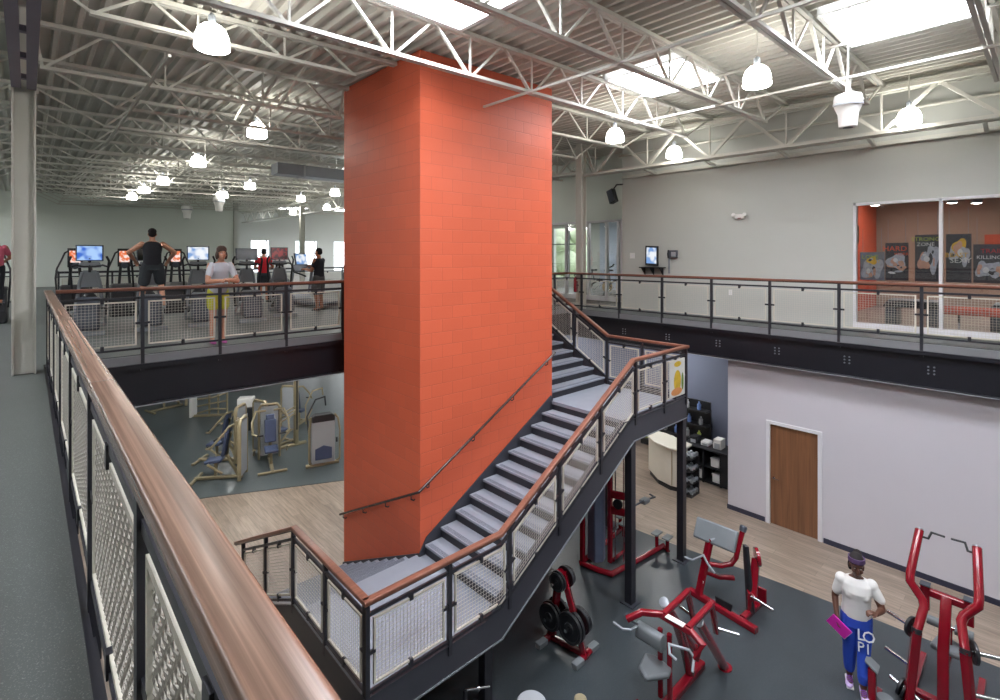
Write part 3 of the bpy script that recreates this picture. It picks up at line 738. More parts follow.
# L2 right stringer + upper flight outer
topu = [(YO,L2+.05),(6.5-.1,L2+.05),(6.5+TR*7,U+.05),(9.6,U+.05)]
botu = [(YO,L2-.32),(6.6,L2-.32),(6.5+TR*7+.2,U-.38),(9.6,U-.38)]
s = stringer([(XI-.01,y,z) for y, z in topu]+[(XI-.01,y,z) for y, z in botu[::-1]], (.02,0,0), 1)
flange(s, [(XI+.0,y,z) for y, z in botu], .09)
stringer([(TX1+.012,6.45,L2+.1),(TX1+.012,8.5,U+.1),(TX1+.012,8.5,U-.3),(TX1+.012,6.45,L2-.3)], (.015,0,0), 1)
# pans below landings
MB().box(XO+.06,YO+.1,L1-.28,X0,TY0-.1,L1-.2).build('landing_pan', M['stringer'], st, smooth=0)
MB().box(xb,YO+.1,L2-.3,XI-.05,TY0-.1,L2-.22).build('landing_pan', M['stringer'], st, smooth=0)
# support posts
for (x, y, z1) in ((7.36,4.75,L2-.3),(9.1,4.75,L2-.3),(4.36,4.98,L1-.3),(2.62,4.98,L1-.3),(9.1,6.4,L2-.3)):
    MB().box(x-.065,y-.065,0,x+.065,y+.065,z1).build('support_post', M['black'], st, bevel=.004)
    MB().box(x-.12,y-.12,0.012,x+.12,y+.12,.03).build('base_plate', M['stringer'], st, smooth=0)
# stair guards
Xs = [2.51,3.55,4.50,5.47,6.44,7.41,8.34,9.13]
g1 = [(2.51,TY0+.03,L1),(2.51,YO,L1),(4.35,YO,L1),(7.36,YO,L2),(9.15,YO,L2)]
o0 = TY0+.03-YO
guard('guardrail', 'stair guardrail climbing along the outer side of the main flight', [(XO,YO,L1),(X0-.07,YO,L1),(X0-.07+TR*10.4,YO,L2),(XI,YO,L2)], [x-XO for x in Xs], drop=.06, cap_ext=(.04,.04))
guard('guardrail', 'stair guardrail from the lower landing corner down to the floor', [(XO,YO,L1),(XO,TY0+.14,L1),(XO,TY0+.14+.288*8.4,L1-RL*8.4)], [.025,.97,1.93,2.96,4.0], drop=.06)
guard('guardrail', 'stair guardrail behind the tower up the last flight to the gallery', [(XI,YO,L2),(XI,6.45,L2),(XI,6.45+TR*7.2,U),(XI,9.6,U)], [.06,.95,1.8,2.7,3.7,4.8], drop=.06)
# printed banner clipped to the last panel of the main guard
bn = thing('fruit_banner', 'small printed banner with a yellow fruit hung on the last stair guard panel', 'banner', (8.74,YO-.03,L2+.2))
MB().box(8.47,YO-.032,L2+.17,9.03,YO-.026,L2+.84).build('sheet', mat('banner_white', rgb(222,222,218), .6, noise=.03), bn, smooth=0)
yel = mat('banner_yellow', rgb(214,180,50), .6, noise=.45, nscale=9); orn = mat('banner_orange', rgb(222,150,90), .6, noise=.3, nscale=9); grn = mat('banner_green', rgb(110,140,60), .6, noise=.3, nscale=9)
def disc2(cx, cz, rx, rz, y, m, nm, n=20): MB().prism([(cx+rx*math.cos(2*PI*i/n),y,cz+rz*math.sin(2*PI*i/n)) for i in range(n)], (0,-.001,0)).build(nm, m, bn, smooth=0)
disc2(8.75,L2+.45,.13,.2,YO-.033,yel,'fruit_print'); disc2(8.72,L2+.26,.20,.07,YO-.0345,orn,'bowl_print'); disc2(8.76,L2+.76,.13,.05,YO-.033,yel,'top_print'); disc2(8.94,L2+.42,.04,.16,YO-.0335,grn,'leaf_print')
# wall handrails on the tower
def hrail(label, pts, br):
    t = thing('stair_handrail', label, 'handrail', pts[0])
    MB().tube(pts, .02, 12).build('rail', M['black'] if False else mat('dark_handrail', rgb(62,50,48), .25, .4), t)
    for (p, q) in br:
        MB().tube([p, (p[0],p[1],p[2]-.06), (p[0]+(q[0]-p[0])*.7,p[1]+(q[1]-p[1])*.7,p[2]-.09), q], .009, 8).build('bracket', M['black'], t)
yr = TY0-.07; pts = []
h0 = (TX0-.07, yr, nz(TX0-.07)+.915); h1 = (xb+.05, yr, nz(xb+.05)+.885)
brs = []
for k in (.06,.35,.64,.93):
    x = h0[0]+(h1[0]-h0[0])*k; z = h0[2]+(h1[2]-h0[2])*k; brs.append(((x,yr,z-.015),(x,TY0,z-.09)))
hrail('dark wall handrail rising along the right face of the tower', [h0,h1], brs)
xr = TX0-.07; a = (xr,TY0-.07,nz(TX0-.07)+.915); b = (xr,TY1+.02,.974); brs = []
for k in (.08,.37,.66,.95):
    y = a[1]+(b[1]-a[1])*k; z = a[2]+(b[2]-a[2])*k; brs.append(((xr,y,z-.015),(TX0,y,z-.09)))
hrail('dark wall handrail sloping down along the left face of the tower', [a,b], brs)
# ------------------------------------------------------------------ red plate-loaded machines (built where they stand)
def part(mb, name, m, par, bev=0): return mb.build(name, M[m], par, bevel=bev)
def rr(*pts, w=.07, h=.07, r=.018): w *= 1.18; h *= 1.18; return MB().rbar(list(pts), w, h, r)
def horn(par, p, q, nm='weight_horn'):
    d = (V(q)-V(p)).normalized()
    MB().tube([p, q], .024, 14).build(nm, M['chrome'], par)
    return d
def padbox(par, c, ax, ay, size, m='pad', nm='pad', bev=.03):
    # padded board: size (along ax, along ay, thickness)
    ax = V(ax).normalized(); ay = V(ay); ay = (ay-ax*ay.dot(ax)).normalized(); az = ax.cross(ay); c = V(c)
    vs = []
    for dz in (-1, 1):
        for (a, b) in ((-1,-1),(1,-1),(1,1),(-1,1)): vs.append(c+ax*a*size[0]/2+ay*b*size[1]/2+az*dz*size[2]/2)
    return MB().add(vs, [(0,3,2,1),(4,5,6,7),(0,1,5,4),(1,2,6,5),(2,3,7,6),(3,0,4,7)]).build(nm, M[m], par, bevel=bev, seg=3)
# --- row machine (bottom centre)
M['shroud'] = mat('blue_grey_shroud', rgb(92,103,126), .45, noise=.06)
B = thing('row_machine', 'red plate loaded row machine with grey chest pad nearest the bottom of the rubber floor', 'gym machine', (6.3,3.3,0))
part(rr((5.72,3.33,.06),(6.95,3.33,.06), w=.09, h=.09), 'base_beam', 'red', B)
part(rr((5.74,3.02,.045),(5.74,3.62,.045), w=.07, h=.06), 'front_foot', 'red', B)
part(rr((6.62,3.33,.10),(6.42,3.3,.55),(6.05,3.22,1.13), w=.09, h=.08), 'column', 'red', B)
for s, nm in ((3.07, 'rear_leg'), (3.55, 'rear_leg')):
    e = 3.10 if s < 3.3 else 3.56
    l = part(MB().tube([(6.32,s,1.10),(7.17,e,.02)], .058, 18), nm, 'red', B)
    a = V((6.32,s,1.10)); d = (V((6.32,s,1.10))-V((7.17,e,.02))).normalized()
    MB().lathe(a, [(.064,-.02),(.066,.012),(.05,.02)], 20, d).build('end_cap', M['greymetal'], l)
    MB().lathe((7.18,e,.0), [(.095,.013),(.095,.03),(.06,.036)], 20).build('foot_disc', M['red'], l)
for s in (3.36, 3.03): part(rr((5.97,s,1.2),(6.63,s,1.21), w=.06, h=.06), 'lever', 'red', B)
part(rr((5.99,3.0,1.17),(5.99,3.42,1.17), w=.07, h=.07), 'cross_bar', 'red', B)
part(rr((5.98,3.38,1.19),(5.82,3.58,1.19),(5.69,3.72,1.09), w=.06, h=.06), 'swing_arm', 'red', B)
part(rr((5.99,3.02,1.18),(5.95,2.84,1.12),(5.90,2.90,.94), w=.06, h=.06), 'swing_arm', 'red', B)
part(MB().tube([(5.62,3.88,1.0),(5.64,3.75,.97),(5.70,3.66,.98),(5.83,3.63,1.0),(5.72,3.70,1.07)], .016, 10), 'grip', 'greymetal', B)
part(MB().tube([(5.74,3.06,.92),(5.72,3.14,.96),(5.78,3.18,1.02),(5.90,2.98,1.0),(5.90,2.92,.95),(5.78,2.88,.86)], .016, 10), 'grip', 'greymetal', B)
part(MB().box(5.93,3.08,1.205,6.01,3.32,1.212), 'instruction_plate', 'white', B)
for s in (3.29, 3.42): part(rr((6.0,s,.10),(5.99,s,.98), w=.05, h=.05), 'seat_post', 'red', B)
part(MB().rbar([(5.85,3.30,.92),(5.85,3.66,.92)], .13, .2, .05), 'chest_pad', 'pad', B)
part(rr((5.99,3.42,.92),(5.88,3.45,.92), w=.05, h=.05), 'pad_arm', 'red', B)
part(MB().prism([(5.62,3.40,.50),(5.70,3.56,.51),(5.95,3.62,.52),(6.02,3.50,.52),(5.98,3.25,.52),(5.86,3.22,.51)], (0,0,.07)), 'seat', 'pad', B, .028)
part(rr((5.97,3.40,.46),(5.80,3.40,.49), w=.08, h=.05), 'seat_bracket', 'greymetal', B)
part(rr((6.60,3.03,1.2),(6.95,3.12,.62), w=.06, h=.06), 'weight_arm', 'red', B)
part(rr((6.60,3.36,1.2),(6.95,3.45,.62), w=.06, h=.06), 'weight_arm', 'red', B)
horn(B, (6.95,3.16,.66), (7.12,2.88,.62)); horn(B, (6.93,3.42,.66), (7.05,3.70,.62))
# --- arm curl machine with big grey pad
A = thing('curl_machine', 'red plate loaded machine with a large tilted grey pad left of the wooden door', 'gym machine', (8.4,3.6,0))
part(rr((8.33,4.2,.055),(8.18,3.05,.055), w=.09, h=.08), 'base_beam', 'red', A)
part(rr((8.29,3.30,.055),(8.95,3.26,.055), w=.08, h=.08), 'base_beam', 'red', A)
part(rr((8.29,4.02,.09),(8.52,3.93,.98), w=.10, h=.07), 'main_post', 'red', A)
MB().box(8.305,3.948,.30,8.33,3.952,.34).build('maker_plate', M['white'], A, smooth=0)
padbox(A, (8.57,3.86,1.06), (.02,-1,0), (-.35,0,-.62), (.70,.34,.09), nm='arm_pad')
part(MB().rbar([(8.52,3.92,.95),(8.58,3.86,1.0)], .16, .1, .02), 'pad_bracket', 'greymetal', A)
part(MB().tube([(8.88,3.53,1.16),(8.76,3.56,.88),(8.70,3.57,.74),(8.62,3.62,.64),(8.52,3.74,.60),(8.42,3.90,.60)], .042, 14), 'curved_arm', 'red', A)
part(MB().lathe((8.885,3.53,1.17), [(.03,-.05),(.055,-.045),(.06,.03),(.045,.05)], 18, (.45,-.1,1)), 'roller_cap', 'darkgrey', A)
part(MB().tube([(8.20,4.23,.66),(8.24,4.10,.65),(8.36,3.97,.74),(8.30,3.88,.68),(8.27,3.74,.58)], .017, 10), 'grip', 'greymetal', A)
part(rr((8.45,3.95,.68),(8.34,3.98,.70), w=.06, h=.06), 'grip_mount', 'red', A)
part(rr((8.40,3.98,.45),(8.62,3.83,.33),(8.80,3.65,.32), w=.08, h=.05), 'seat_arm', 'red', A)
part(MB().prism([(8.28,3.72,.06),(8.24,3.47,.06),(8.24,3.44,.22),(8.28,3.74,.2)], (.02,0,0)), 'foot_plate', 'blackplast', A)
part(rr((8.50,3.26,.09),(8.50,3.30,.62),(8.56,3.36,1.08), w=.05, h=.11), 'pivot_tower', 'iron', A)
part(MB().lathe((8.66,3.22,.92), [(.05,-.03),(.14,-.025),(.14,.025),(.05,.03)], 24, (.6,-.8,.1)), 'cam_ring', 'red', A)
part(rr((8.66,3.24,.88),(8.48,3.22,.32), w=.10, h=.08), 'weight_lever', 'red', A)
part(rr((8.52,3.28,.10),(8.48,3.25,.42), w=.08, h=.08), 'rear_post', 'red', A)
part(MB().box(8.82,3.14,.09,8.86,3.36,.34), 'rear_plate', 'red', A, .01)
horn(A, (8.43,3.22,.38), (8.39,2.88,.35))
# --- pull down machine at the right edge
P = thing('pulldown_machine', 'tall red plate loaded pulldown machine by the white wall at the right edge', 'gym machine', (8.8,.93,0))
CYc = .93
for s in (1, -1):
    y = lambda d: CYc+s*d
    part(MB().tube([(9.0,y(.29),2.02),(8.62,y(.335),1.56),(8.58,y(.33),1.48),(8.57,y(.20),1.30),(8.52,y(.18),1.24),(8.36,y(.23),.98)], .051, 14), 'lever_arm', 'red', P)
    part(rr((8.36,y(.23),.99),(8.32,y(.31),.05), w=.08, h=.08), 'weight_lever', 'red', P)
    part(MB().lathe((8.36,y(.23),.985), [(.056,-.03),(.056,.03)], 12, (.3,0,1)), 'joint_collar', 'iron', P)
    part(MB().tube([(8.99,y(.28),1.94),(9.02,y(.20),1.93),(9.06,y(.17),2.01),(9.07,y(.03),2.0)], .014, 10), 'grip', 'blackplast', P)
    part(MB().lathe((9.0,y(.29),2.02), [(.047,0),(.047,.015),(.03,.02)], 14, (.7,0,.7)), 'end_cap', 'greymetal', P)
    q = part(MB().rbar([(8.93,y(.22),1.02),(8.93,y(.22),1.34)], .10, .09, .015, up=(1,0,0)), 'pivot_block', 'red', P)
    MB().box(8.87,y(.22)-.055,1.335,8.99,y(.22)+.055,1.35).build('top_cap', M['darkgrey'], q, smooth=0)
    part(MB().tube([(8.93,y(.27),1.22),(8.66,y(.32),1.44)], .03, 10), 'pivot_link', 'red', P)
    part(MB().rbar([(9.26,y(.05),.70),(9.26,y(.24),.70)], .12, .12, .058), 'thigh_roller', 'pad', P)
    horn(P, (8.46,y(.20),.93), (8.63,y(.58),.93)); horn(P, (8.35,y(.28),.5), (8.50,y(.58),.5)); horn(P, (8.35,y(.20),.12), (8.42,y(.52),.2))
    part(MB().box(8.25,y(.31)-.04,.012,9.5,y(.31)+.04,.07), 'base_rail', 'red', P, .01)
part(rr((8.94,CYc-.26,1.25),(8.94,CYc+.26,1.25), w=.08, h=.08), 'cross_beam', 'red', P)
part(rr((8.92,CYc,1.27),(8.62,CYc,.72),(8.60,CYc,.05), w=.10, h=.08, r=.02), 'spine', 'red', P)
part(MB().box(8.55,CYc-.3,.012,8.65,CYc+.3,.08), 'base_rail', 'red', P, .01)
part(MB().prism([(9.03,CYc-.19,.44),(9.0,CYc,.44),(9.03,CYc+.19,.44),(9.30,CYc+.15,.44),(9.36,CYc,.44),(9.30,CYc-.15,.44)], (0,0,.07)), 'seat', 'pad', P, .025)
part(rr((8.64,CYc,.42),(9.2,CYc,.42), w=.07, h=.06), 'seat_beam', 'red', P)
part(rr((9.2,CYc,.40),(9.24,CYc,.70), w=.05, h=.05, r=.012), 'roller_post', 'red', P)
part(rr((9.26,CYc-.08,.70),(9.26,CYc+.08,.70), w=.04, h=.04, r=.012), 'roller_axle', 'chrome', P)
plate_mat = M['iron']
def wplate(c, r, th, axis, label, grp='weight plates on the plate rack'):
    t = tag(MB().lathe(c, [(.026,-th*.3),(.05,-th/2),(r*.34,-th/2),(r*.38,-th*.3),(r*.78,-th*.3),(r*.84,-th/2),(r*.97,-th/2),(r,-th*.35),(r,th*.35),(r*.97,th/2),(r*.84,th/2),(r*.78,th*.3),(r*.38,th*.3),(r*.34,th/2),(.05,th/2),(.026,th*.3)], 32, axis, cap=False).build('weight_plate', plate_mat), label, 'weight plate', grp)
    return t
for s, w_ in ((1,'left'),(-1,'right')):
    o = wplate((8.505,CYc+s*.30,.93), .13, .035, (.4,s*.9,0), 'small black plate on the upper %s peg of the pulldown machine' % ('wall-far' if s > 0 else 'frame-edge'), 'plates on the pulldown machine')
for k in range(2):
    wplate((8.385+.012*k,CYc+.345+.05*k,.135+.02*k), .12, .03, (.2,.9,.2), 'small black plate on the low peg of the pulldown machine, %s' % ('inner one' if k == 0 else 'outer one'), 'plates on the pulldown machine')
# --- small red post with grey cap in front of the woman
t = thing('cable_post', 'short red post with a grey top in front of the woman with the pink folder', 'gym machine', (8.02,1.55,0))
part(MB().rbar([(8.02,1.56,.05),(8.05,1.57,.42)], .085, .10, .02, up=(1,0,0)), 'post', 'red', t)
part(MB().prism([(7.98,1.50,.42),(8.12,1.50,.44),(8.13,1.64,.52),(7.99,1.64,.50)], (0,0,.03)), 'top_pad', 'pad', t, .01)
part(MB().box(7.8,1.50,.012,8.3,1.62,.06), 'base', 'red', t, .01)
part(MB().lathe((8.10,1.44,.012), [(.10,0),(.105,.06),(.09,.09),(.02,.095)], 24), 'round_foot', 'pad', t)
# --- cable machine behind the stair supports
D = thing('cable_machine', 'red cable machine with a blue grey shroud behind the stair support posts', 'gym machine', (8.2,5.6,0))
part(MB().tube([(7.57,5.95,.06),(7.63,5.60,.06),(7.71,5.36,.06),(8.2,5.30,.06),(9.22,5.19,.06)], .05, 12), 'base_frame', 'red', D)
part(MB().tube([(7.58,5.95,.06),(8.4,6.02,.06),(9.15,6.12,.06)], .05, 12), 'base_frame', 'red', D)
part(MB().tube([(8.1,5.60,.05),(8.5,5.62,.05),(8.75,5.75,.05)], .035, 10), 'base_brace', 'red', D)
for (x, y) in ((7.60,5.93),(8.03,5.62),(8.15,5.30)): part(rr((x,y,.04),(x,y,2.1), w=.07, h=.07), 'upright', 'red', D)
part(MB().prism([(7.70,5.90,.12),(7.66,5.70,.12),(7.80,5.60,.12),(7.95,5.66,.12),(7.86,5.90,.12)], (0,0,1.75)), 'weight_shroud', 'shroud', D, .02)
for z in (1.32, 1.02): part(MB().rbar([(8.03,5.60,z),(8.15,5.32,z)], .06, .14, .02), 'cross_member', 'red', D)
part(MB().lathe((8.05,5.46,1.17), [(.03,-.02),(.09,-.02),(.09,.02),(.03,.02)], 20, (1,.3,0)), 'pulley', 'blackplast', D)
for (x, y) in ((8.06,5.52),(8.12,5.38)): part(MB().tube([(x,y,.1),(x,y,2.05)], .012, 8), 'guide_rod', 'chrome', D)
part(MB().rbar([(8.03,5.62,2.1),(7.60,5.93,2.1)], .07, .07, .015), 'top_beam', 'red', D); part(MB().rbar([(8.03,5.62,2.1),(8.15,5.30,2.1)], .07, .07, .015), 'top_beam', 'red', D)
for (x, y, z) in ((9.05,5.24,.34),(9.12,5.05,.30),(9.08,6.10,.34),(8.95,5.92,.30)):
    q = part(rr((x,y,.05),(x,y,z), w=.05, h=.05), 'step_post', 'red', D)
    MB().box(x-.11,y-.07,z,x+.11,y+.07,z+.03).build('step_pad', M['pad'], q, bevel=.01)
part(MB().tube([(9.12,5.24,.06),(9.18,5.10,.05),(9.12,5.03,.06)], .03, 10), 'step_link', 'red', D)
part(MB().tube([(8.16,5.30,1.1),(8.9,5.42,.98),(9.28,5.42,.92),(9.32,5.55,.92)], .018, 8), 'handle_arm', 'darkgrey', D)
part(MB().box(8.82,5.36,.92,9.02,5.50,1.0), 'elbow_pad', 'pad', D, .02)
# --- plate rack
E_ = thing('plate_rack', 'red and black weight plate tree beside the stair stringer', 'plate rack', (5.85,4.8,0))
ap = V((5.74,4.86,1.16))
for (x, y) in ((5.82,5.14),(5.88,4.56)): part(rr((x,y,.06),(ap.x,ap.y+(.03 if y > 4.9 else -.03),ap.z), w=.09, h=.07), 'leg', 'red', E_)
part(rr((5.79,5.18,.045),(5.90,4.50,.045), w=.07, h=.06), 'base_beam', 'red', E_)
for (x, y) in ((5.79,5.14),(5.89,4.54)):
    q = part(rr((x-.22,y-.02,.045),(x+.22,y+.02,.045), w=.07, h=.06), 'cross_foot', 'red', E_)
    for s in (-1, 1): MB().box(x+s*.2-.09,y+s*.02-.05,.012,x+s*.2+.09,y+s*.02+.05,.085).build('rubber_foot', M['pad'], q, bevel=.008)
hp = [(5.75,4.86,1.06),(5.805,5.04,.44),(5.855,4.69,.44)]
pls = {0:((.14,.035),(.15,.04)), 1:((.20,.045),(.20,.045)), 2:((.225,.05),(.19,.045))}
nm_ = [('top of the tree',), ('rear leg',), ('front leg',)]
for i, h in enumerate(hp):
    for s in (-1, 1):
        horn(E_, (h[0]+s*.03,h[1],h[2]), (h[0]+s*.25,h[1]+s*.01,h[2]+.015))
        r, th = pls[i][0 if s < 0 else 1]
        for k in range(2 if not (i == 1 and s > 0) else 1):
            wplate((h[0]+s*(.085+k*(th+.006)),h[1],h[2]), r-.012*k, th, (s,0,.05), 'black plate %s on the %s peg at the %s' % ('outermost' if k else 'innermost', 'stair side' if s < 0 else 'door side', nm_[i][0]))
# --- machine parts at the bottom edge under the stairs
t = thing('bench_machine', 'machine with round white caps at the bottom edge below the stairs', 'gym machine', (4.6,3.9,0))
part(MB().lathe((4.22,4.02,.012), [(.10,0),(.10,.62),(.165,.64),(.17,.68),(.15,.70),(.02,.705)], 30), 'round_cap', 'silver', t)
part(MB().lathe((4.78,3.76,.012), [(.05,0),(.05,.50),(.075,.52),(.075,.56),(.06,.575)], 24), 'round_cap', 'champ', t)
part(MB().tube([(4.32,4.06,.58),(4.62,3.86,.55)], .018, 10), 'chrome_bar', 'chrome', t)
part(MB().box(4.1,3.85,.012,4.9,3.98,.07), 'base', 'red', t, .01)
t = thing('barbell_bar', 'thin chrome bar in the dark gap below the lower stair landing', 'bar', (4.0,5.1,0))
part(MB().tube([(4.02,4.98,.35),(4.32,4.86,.30)], .014, 10), 'bar', 'chrome', t)
part(MB().lathe((4.18,4.916,.323), [(.03,-.015),(.03,.015)], 14, (.9,-.4,-.15)), 'collar', 'chrome', t)
part(MB().rbar([(4.02,4.98,.012),(4.02,4.98,.36)], .05, .05, .01, up=(1,0,0)), 'stand', 'black', t)
# ------------------------------------------------------------------ cardio machines on the upper floor
def screen_mat(name, c1, c2, es=.5, sc=6):
    m = bpy.data.materials.new(name); m.use_nodes = True; nt = m.node_tree; b = nt.nodes['Principled BSDF']
    b.inputs['Base Color'].default_value = (.02,.02,.02,1); b.inputs['Roughness'].default_value = .2
    tc = nt.nodes.new('ShaderNodeTexCoord'); n = nt.nodes.new('ShaderNodeTexNoise'); n.inputs['Scale'].default_value = sc; n.inputs['Detail'].default_value = 1
    nt.links.new(tc.outputs['Object'], n.inputs['Vector'])
    r = nt.nodes.new('ShaderNodeValToRGB'); r.color_ramp.elements[0].position = .42; r.color_ramp.elements[1].position = .58
    r.color_ramp.elements[0].color = c1; r.color_ramp.elements[1].color = c2
    nt.links.new(n.outputs['Fac'], r.inputs[0]); nt.links.new(r.outputs[0], b.inputs['Emission Color']); b.inputs['Emission Strength'].default_value = es
    return m
SM = {'blue': screen_mat('screen_blue', rgb(60,110,210), rgb(170,205,250)), 'pale': screen_mat('screen_pale', rgb(120,160,215), rgb(235,240,245)), 'orange': screen_mat('screen_orange', rgb(235,120,70), rgb(245,230,225), sc=14),
      'red': screen_mat('screen_red', rgb(40,20,24), rgb(150,40,40), .4, 14), 'off': mat('screen_off', rgb(34,38,36), .2)}
def elliptical(label, scr, sw=.42, sh=.30):
    t = thing('elliptical_trainer', label, 'elliptical trainer', (0,0,0), 'exercise machines on the upper floor')
    b = MB(); b.box(-.28,-1.0,0,.28,-.9,.08); b.box(-.28,.62,0,.28,.72,.08); b.box(-.05,-1.0,.03,.05,.7,.10); b.build('base_frame', M['greymetal'], t, bevel=.01)
    # rear drive dome: half disc body
    pr = [( -1.02,.10)]+[(-.52-.5*math.cos(PI*k/14), .16+.56*math.sin(PI*k/14)) for k in range(15)]+[(-.02,.10)]
    MB().prism([(-.2,y,z) for y, z in pr], (.4,0,0)).build('drive_housing', M['darkgrey'], t, bevel=.05, seg=3)
    for s in (-1, 1):
        a = MB().rbar([(s*.24,-.62,.45),(s*.24,.05,.34+.05*s),(s*.24,.55,.22)], .05, .05, .012).build('foot_arm', M['greymetal'], t)
        MB().box(s*.24-.085,-.14,.36+.05*s,s*.24+.085,.22,.40+.05*s).build('foot_plate', M['blackplast'], a, bevel=.012)
        MB().tube([(s*.27,.55,.25),(s*.29,.56,.75),(s*.30,.52,1.0),(s*.31,.36,1.22),(s*.33,.30,1.42),(s*.29,.26,1.52)], .022, 10).build('moving_handle', M['blackplast'], t)
    mb = MB()
    for s in (-1, 1): mb.rbar([(s*.26,.66,.05),(s*.17,.60,.95),(s*.12,.58,1.18)], .065, .06, .02)
    mb.build('mast_leg', M['greymetal'], t)
    MB().prism([(-.17,.585,.86),(.17,.585,.86),(.12,.565,1.22),(-.12,.565,1.22)], (0,.05,0)).build('mast_cover', M['greymetal'], t, bevel=.015)
    MB().lathe((0,.60,.42), [(.03,-.13),(.17,-.13),(.18,0),(.14,.22),(.06,.32)], 18).build('front_cover', M['blackplast'], t)
    c = MB().prism([(-.20,.53,1.28),(.20,.53,1.28),(.17,.53,1.40),(.10,.53,1.22),(-.10,.53,1.22),(-.17,.53,1.40)][:3]+[(-.17,.53,1.40)], (0,.08,0)).build('console', M['greymetal'], t, bevel=.02)
    MB().rbar([(0,.56,1.18),(0,.57,1.48)], .07, .05, .015, up=(1,0,0)).build('console_neck', M['blackplast'], t)
    MB().tube([(-.30,.38,1.30),(-.22,.48,1.33),(-.1,.52,1.30),(.1,.52,1.30),(.22,.48,1.33),(.30,.38,1.30)], .02, 8).build('fixed_handle', M['blackplast'], t)
    z = 1.42
    sb = MB().rbar([(0,.56,z),(0,.60,z+sh+.04)], .05, sw+.05, .02, up=(1,0,0)).build('screen_housing', M['darkgrey'], t)
    MB().add([(-sw/2,.532,z+.02),(sw/2,.532,z+.02),(sw/2,.570,z+sh+.02),(-sw/2,.570,z+sh+.02)], [(0,1,2,3)]).build('screen', SM[scr], sb, smooth=0)
    return t
def stepper(label, scr):
    t = thing('stair_climber', label, 'stair climber', (0,0,0), 'exercise machines on the upper floor')
    MB().prism([(-.3,-.6,0),(-.3,-.55,.25),(-.3,.2,.75),(-.3,.6,.8),(-.3,.6,0)], (.6,0,0)).build('body', M['blackplast'], t, bevel=.05, seg=3)
    for k in range(3): MB().box(-.24,-.5+.22*k,.26+.17*k,.24,-.28+.22*k,.29+.17*k).build('step', M['darkgrey'], t, bevel=.008)
    for s in (-1, 1):
        MB().tube([(s*.3,-.35,.35),(s*.34,-.30,1.0),(s*.33,.05,1.22),(s*.26,.36,1.42),(s*.2,.45,1.60),(s*.12,.5,1.66)], .02, 10).build('side_handle', M['blackplast'], t)
        MB().rbar([(s*.12,.5,.7),(s*.08,.48,1.3)], .05, .06, .015).build('mast_leg', M['blackplast'], t)
    c = MB().rbar([(0,.47,1.24),(0,.50,1.72)], .06, .30, .02, up=(1,0,0)).build('console', M['blackplast'], t)
    MB().add([(-.11,.434,1.36),(.11,.434,1.36),(.11,.452,1.66),(-.11,.452,1.66)], [(0,1,2,3)]).build('screen', SM[scr], c, smooth=0)
    MB().lathe((0,.45,1.27), [(.02,-.03),(.08,-.03),(.08,.03),(.02,.03)], 14, (0,1,0)).build('bottle_ring', M['darkgrey'], t)
    return t
def treadmill(label, scr):
    t = thing('treadmill', label, 'treadmill', (0,0,0), 'exercise machines on the upper floor')
    MB().box(-.40,-1.0,.06,.40,.75,.18).build('deck_frame', M['darkgrey'], t, bevel=.03)
    MB().box(-.27,-.98,.18,.27,.45,.19).build('belt', M['blackplast'], t, smooth=0)
    MB().prism([(-.36,.42,.18),(-.36,.50,.36),(-.36,.78,.36),(-.36,.80,.1)], (.72,0,0)).build('motor_hood', M['greymetal'], t, bevel=.04, seg=3)
    for s in (-1, 1):
        MB().rbar([(s*.38,.60,.2),(s*.36,.42,1.05)], .08, .07, .02).build('upright', M['greymetal'], t)
        MB().tube([(s*.36,.42,1.05),(s*.36,.10,.98),(s*.35,-.1,.92)], .024, 10).build('side_rail', M['blackplast'], t)
    c = MB().prism([(-.38,.34,1.06),(.38,.34,1.06),(.36,.46,1.26),(-.36,.46,1.26)], (0,.07,.0)).build('console', M['blackplast'], t, bevel=.02)
    sb = MB().rbar([(0,.47,1.22),(0,.55,1.60)], .05, .46, .025, up=(1,0,0)).build('screen_housing', M['darkgrey'], t)
    MB().add([(-.20,.445,1.27),(.20,.445,1.27),(.20,.515,1.57),(-.20,.515,1.57)], [(0,1,2,3)]).build('screen', SM[scr], sb, smooth=0)
    return t
def put(o, x, y, r=0): o.location = (x, y, U); o.rotation_euler = (0,0,r); return o
put(elliptical('elliptical trainer with a bright blue screen nearest the left end of the gym rail', 'blue'), .93, 13.45, -.1)
put(elliptical('elliptical trainer that the person in the black tank top is using', 'off'), 1.98, 13.45, -.12)
put(elliptical('elliptical trainer with a pale screen between the black tank top and the white tee', 'pale'), 2.95, 13.45, -.15)
put(elliptical('elliptical trainer with a dark console just right of the woman in the white tee', 'off', .46, .26), 4.02, 13.45, -.2)
put(elliptical('elliptical trainer with a dark red lit console in front of the person in red', 'red', .40, .30), 5.0, 14.0, -.25)
put(stepper('climber with a small red screen behind the blue screen machine', 'orange'), .86, 16.4, -.08)
put(stepper('climber with a small orange screen left of the black tank top', 'orange'), 1.86, 16.4, -.12)
put(stepper('climber with a small orange screen right of the black tank top', 'orange'), 3.02, 16.4, -.15)
put(stepper('climber with a small pink screen between the red and the black shirts', 'orange'), 5.75, 16.2, -.3)
put(treadmill('treadmill with a pale tilted screen used by the person in the black tee', 'pale'), 6.35, 15.2, .35)
put(treadmill('treadmill with a dark screen at the left edge of the tower', 'off'), 6.75, 12.9, -.2)
put(stepper('climber at the far left edge behind the column', 'off'), -.62, 16.6, 0)
